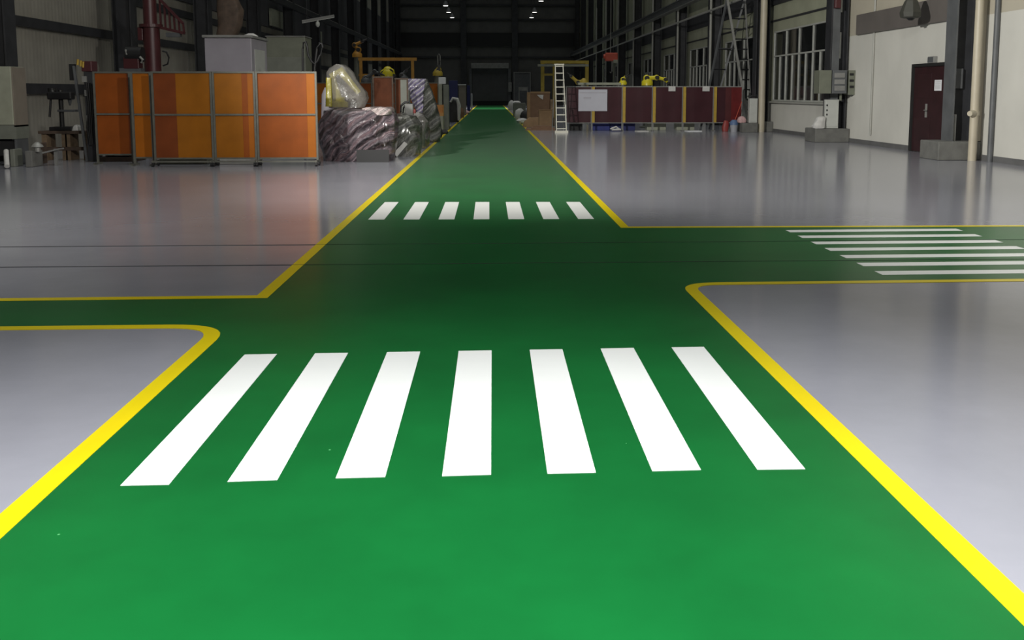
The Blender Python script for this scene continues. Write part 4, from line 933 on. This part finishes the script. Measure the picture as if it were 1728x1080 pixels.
Y = 22.35
wb = thing('workbench', 'rough wooden bench carrying the drill press at the left', 'bench', (X_(100, Y), Y+.3, 0))
zt_ = Z_(220, Y)
MB().box(X_(60, Y), X_(140, Y), Y, Y+.6, zt_-.06, zt_).build('bench_top', K['wood_dark'], wb)
for x in (64, 98, 104, 134): MB().box(X_(x, Y), X_(x, Y)+.11, Y+.05, Y+.5, 0, zt_-.06).build('leg', K['wood'], wb)
MB().box(X_(64, Y), X_(136, Y), Y+.02, Y+.05, .22, .3).build('brace', K['wood_dark'], wb)
dp = thing('drill_press', 'old black bench drill press on the wooden bench', 'drill press', (X_(92, Y), Y+.3, zt_))
x = X_(92, Y); yc_ = Y+.3
MB().box(x-.22, x+.28, yc_-.18, yc_+.18, zt_+.002, zt_+.09).build('base', K['black'], dp, bevel=.015)
MB().tube([(x, yc_, zt_+.08), (x, yc_, Z_(152, Y))], .05, 14).build('column', K['robot_black'], dp, smooth=True)
MB().box(x-.04, x+.34, yc_-.13, yc_+.13, Z_(187, Y)-.02, Z_(187, Y)+.03).build('work_table', K['grey_steel'], dp, bevel=.01)
MB().box(x-.26, x+.28, yc_-.12, yc_+.12, Z_(168, Y), Z_(155, Y)).build('head', K['black'], dp, bevel=.03)
MB().tube([(x+.2, yc_, Z_(167, Y)), (x+.2, yc_, Z_(178, Y))], [.05, .02], 10).build('spindle', K['grey_steel'], dp, smooth=True)
MB().tube([(x-.22, yc_, Z_(168, Y)), (x-.24, yc_-.06, Z_(197, Y))], .025, 8).build('feed_lever', K['black'], dp, smooth=True)
MB().tube([(x-.18, yc_, Z_(155, Y)-.02), (x-.18, yc_, Z_(149, Y))], .09, 14).build('motor', K['robot_black'], dp, smooth=True)
tag(MB().rings([(X_(121, Y), Y+.2, .1, .09, zt_+.002), (X_(121, Y), Y+.2, .08, .07, zt_+.08), (X_(121, Y), Y+.2, .03, .03, zt_+.13)], 16, .015, 2).build('rag', K['cloth_white'], smooth=True), 'pale rag on the bench right of the drill press', 'rag')
stand_box(52, 68, 241, 0, 21.2, .3, 'box', K['wood_dark'], 'dark reddish box on the floor left of the wooden bench', 'box')
a, b = at(55, 262, 20.9), at(102, 251, 20.9)
tag(MB().bar((a.x, 20.9, max(a.z, .1)), (b.x, 20.95, b.z), .3, .03).bar((a.x, 20.8, .05), (a.x+.05, 20.8, max(a.z, .1)), .1, .1).bar((b.x-.1, 20.9, 0), (b.x-.1, 20.9, b.z), .06, .06).build('plank', K['mid_steel']), 'pale plank propped across the floor in front of the bench', 'plank')
tag(MB().lathe((X_(26, 20.3)+.28, 20.5, Z_(255, 20.3)), [(.06, 0), (.06, .08), (.12, .1), (.1, .14), (.03, .2)], 14).build('metal_fitting', K['rail_steel'], smooth=True), 'shiny metal fitting on the concrete block at far left', 'fitting')
# dark rack beside the leftmost screen
Y = 21.9
rk = thing('cable_rack', 'dark upright rack hung with cables and tools left of the orange screens', 'rack', (X_(142, Y), Y, 0))
MB().bar((X_(141, Y), Y, 0.01), (X_(127, Y), Y, Z_(112, Y)), .05, .05).build('post', K['grey_steel'], rk)
MB().box(X_(143, Y), X_(157, Y), Y-.0, Y+.35, 0.01, Z_(122, Y)).build('back_panel', K['dark_steel'], rk)
MB().box(X_(140, Y), X_(158, Y), Y-.03, Y+.3, Z_(121.5, Y), Z_(104, Y)).build('top_box', K['jib_red'], rk, bevel=.02)
MB().box(X_(118, Y), X_(127, Y), Y+.02, Y+.12, Z_(136, Y), Z_(109, Y)).build('tool_holder', K['black'], rk)
for px, py in ((131, 104), (136, 106), (140, 108)): MB().tube([at(px, py+6, Y-.03), at(px+.5, py-4, Y-.03)], .025, 8).build('brass_hook', K['post_yellow'], rk, smooth=True)
for px, py in ((144, 134), (147, 157), (148, 199)): MB().box(X_(px-3, Y), X_(px+4, Y), Y-.05, Y-.002, Z_(py+5, Y), Z_(py-5, Y)).build('label_plate', K['mid_steel'], rk)
for k in range(3): MB().tube([at(146+k*3, 140, Y-.06), at(150+k*3, 180, Y-.1), at(147+k*3, 215, Y-.08), at(152+k*2, 245, Y-.06)], .02, 8).build('hanging_cable', K['black'], rk, smooth=True)

# ------------------------------------------------------------------ light
def area(name, loc, size, power, col=(1, 1, 1), rot=(0, 0, 0)):
    l = bpy.data.lights.new(name, 'AREA'); l.shape = 'DISK'; l.size = size; l.energy = power; l.color = col
    o = bpy.data.objects.new(name, l); COL.objects.link(o); o.location = loc; o.rotation_euler = rot; return o
def spot(name, loc, tgt, power, ang, blend, r=.2, col=(1, 1, 1)):
    l = bpy.data.lights.new(name, 'SPOT'); l.energy = power; l.spot_size = R(ang); l.spot_blend = blend; l.shadow_soft_size = r; l.color = col
    o = bpy.data.objects.new(name, l); COL.objects.link(o); o.location = loc
    o.rotation_euler = (Vector(tgt)-Vector(loc)).to_track_quat('-Z', 'Y').to_euler(); return o
def point(name, loc, power, r=.3, col=(1, 1, 1)):
    l = bpy.data.lights.new(name, 'POINT'); l.energy = power; l.shadow_soft_size = r; l.color = col
    o = bpy.data.objects.new(name, l); COL.objects.link(o); o.location = loc; return o
# the pool of light on the near floor, from an unseen overhead spot added in place of the camera flash
spot('near_fill', (0.0, 0.5, 8.5), (0.0, 0.6, 0), 8300, 82, 1, .25, (.98, .99, 1))
# unseen spots added to brighten the opposite walls
spot('side_fill', (-9.5, 6, 7.5), (10.5, 27, 2.6), 18500, 62, .7, .3, (1, .98, .92))
spot('side_fill', (9.5, 4, 7.5), (-10, 25, 1.8), 4200, 50, .8, .3, (1, .97, .92))
spot('bay_fill', (-2, -3, 9.5), (6, 30, 1), 3600, 40, .9, .3, (1, .98, .93))  # unseen spots added to fill the mid floor, side lanes and screens
spot('bay_fill', (3.5, -3, 9.5), (-7, 25, 1.2), 5200, 44, .9, .3, (1, .97, .92))
spot('bay_fill', (7.2, 8.8, 9.5), (7.2, 9.6, 0), 2300, 62, .9, .3, (1, .98, .95))
spot('bay_fill', (-7.5, 9.5, 9.5), (-8, 9.6, 0), 2200, 70, .9, .3, (1, .98, .95))
# unseen panel added under the roof for faint fill along the hall
l = bpy.data.lights.new('roof_fill', 'AREA'); l.shape = 'RECTANGLE'; l.size = 22; l.size_y = 125; l.energy = 3000; l.color = (.97, 1, .97); l.spread = R(88)
o = bpy.data.objects.new('roof_fill', l); COL.objects.link(o); o.location = (0, 56.6, 13.8)
spot('far_fill', (0, 96, 13), (0, 97, 0), 11000, 70, .9, .4, (.95, 1, .97))  # unseen spot added to brighten the far end of the lane
w = bpy.data.worlds.new('world'); S.world = w; w.use_nodes = True
w.node_tree.nodes['Background'].inputs[0].default_value = (.6, .65, .8, 1)
w.node_tree.nodes['Background'].inputs[1].default_value = .004
S.view_settings.view_transform = 'Standard'; S.view_settings.look = 'None'
S.view_settings.gamma = 1; S.view_settings.use_curve_mapping = False
S.view_settings.exposure = 0.0
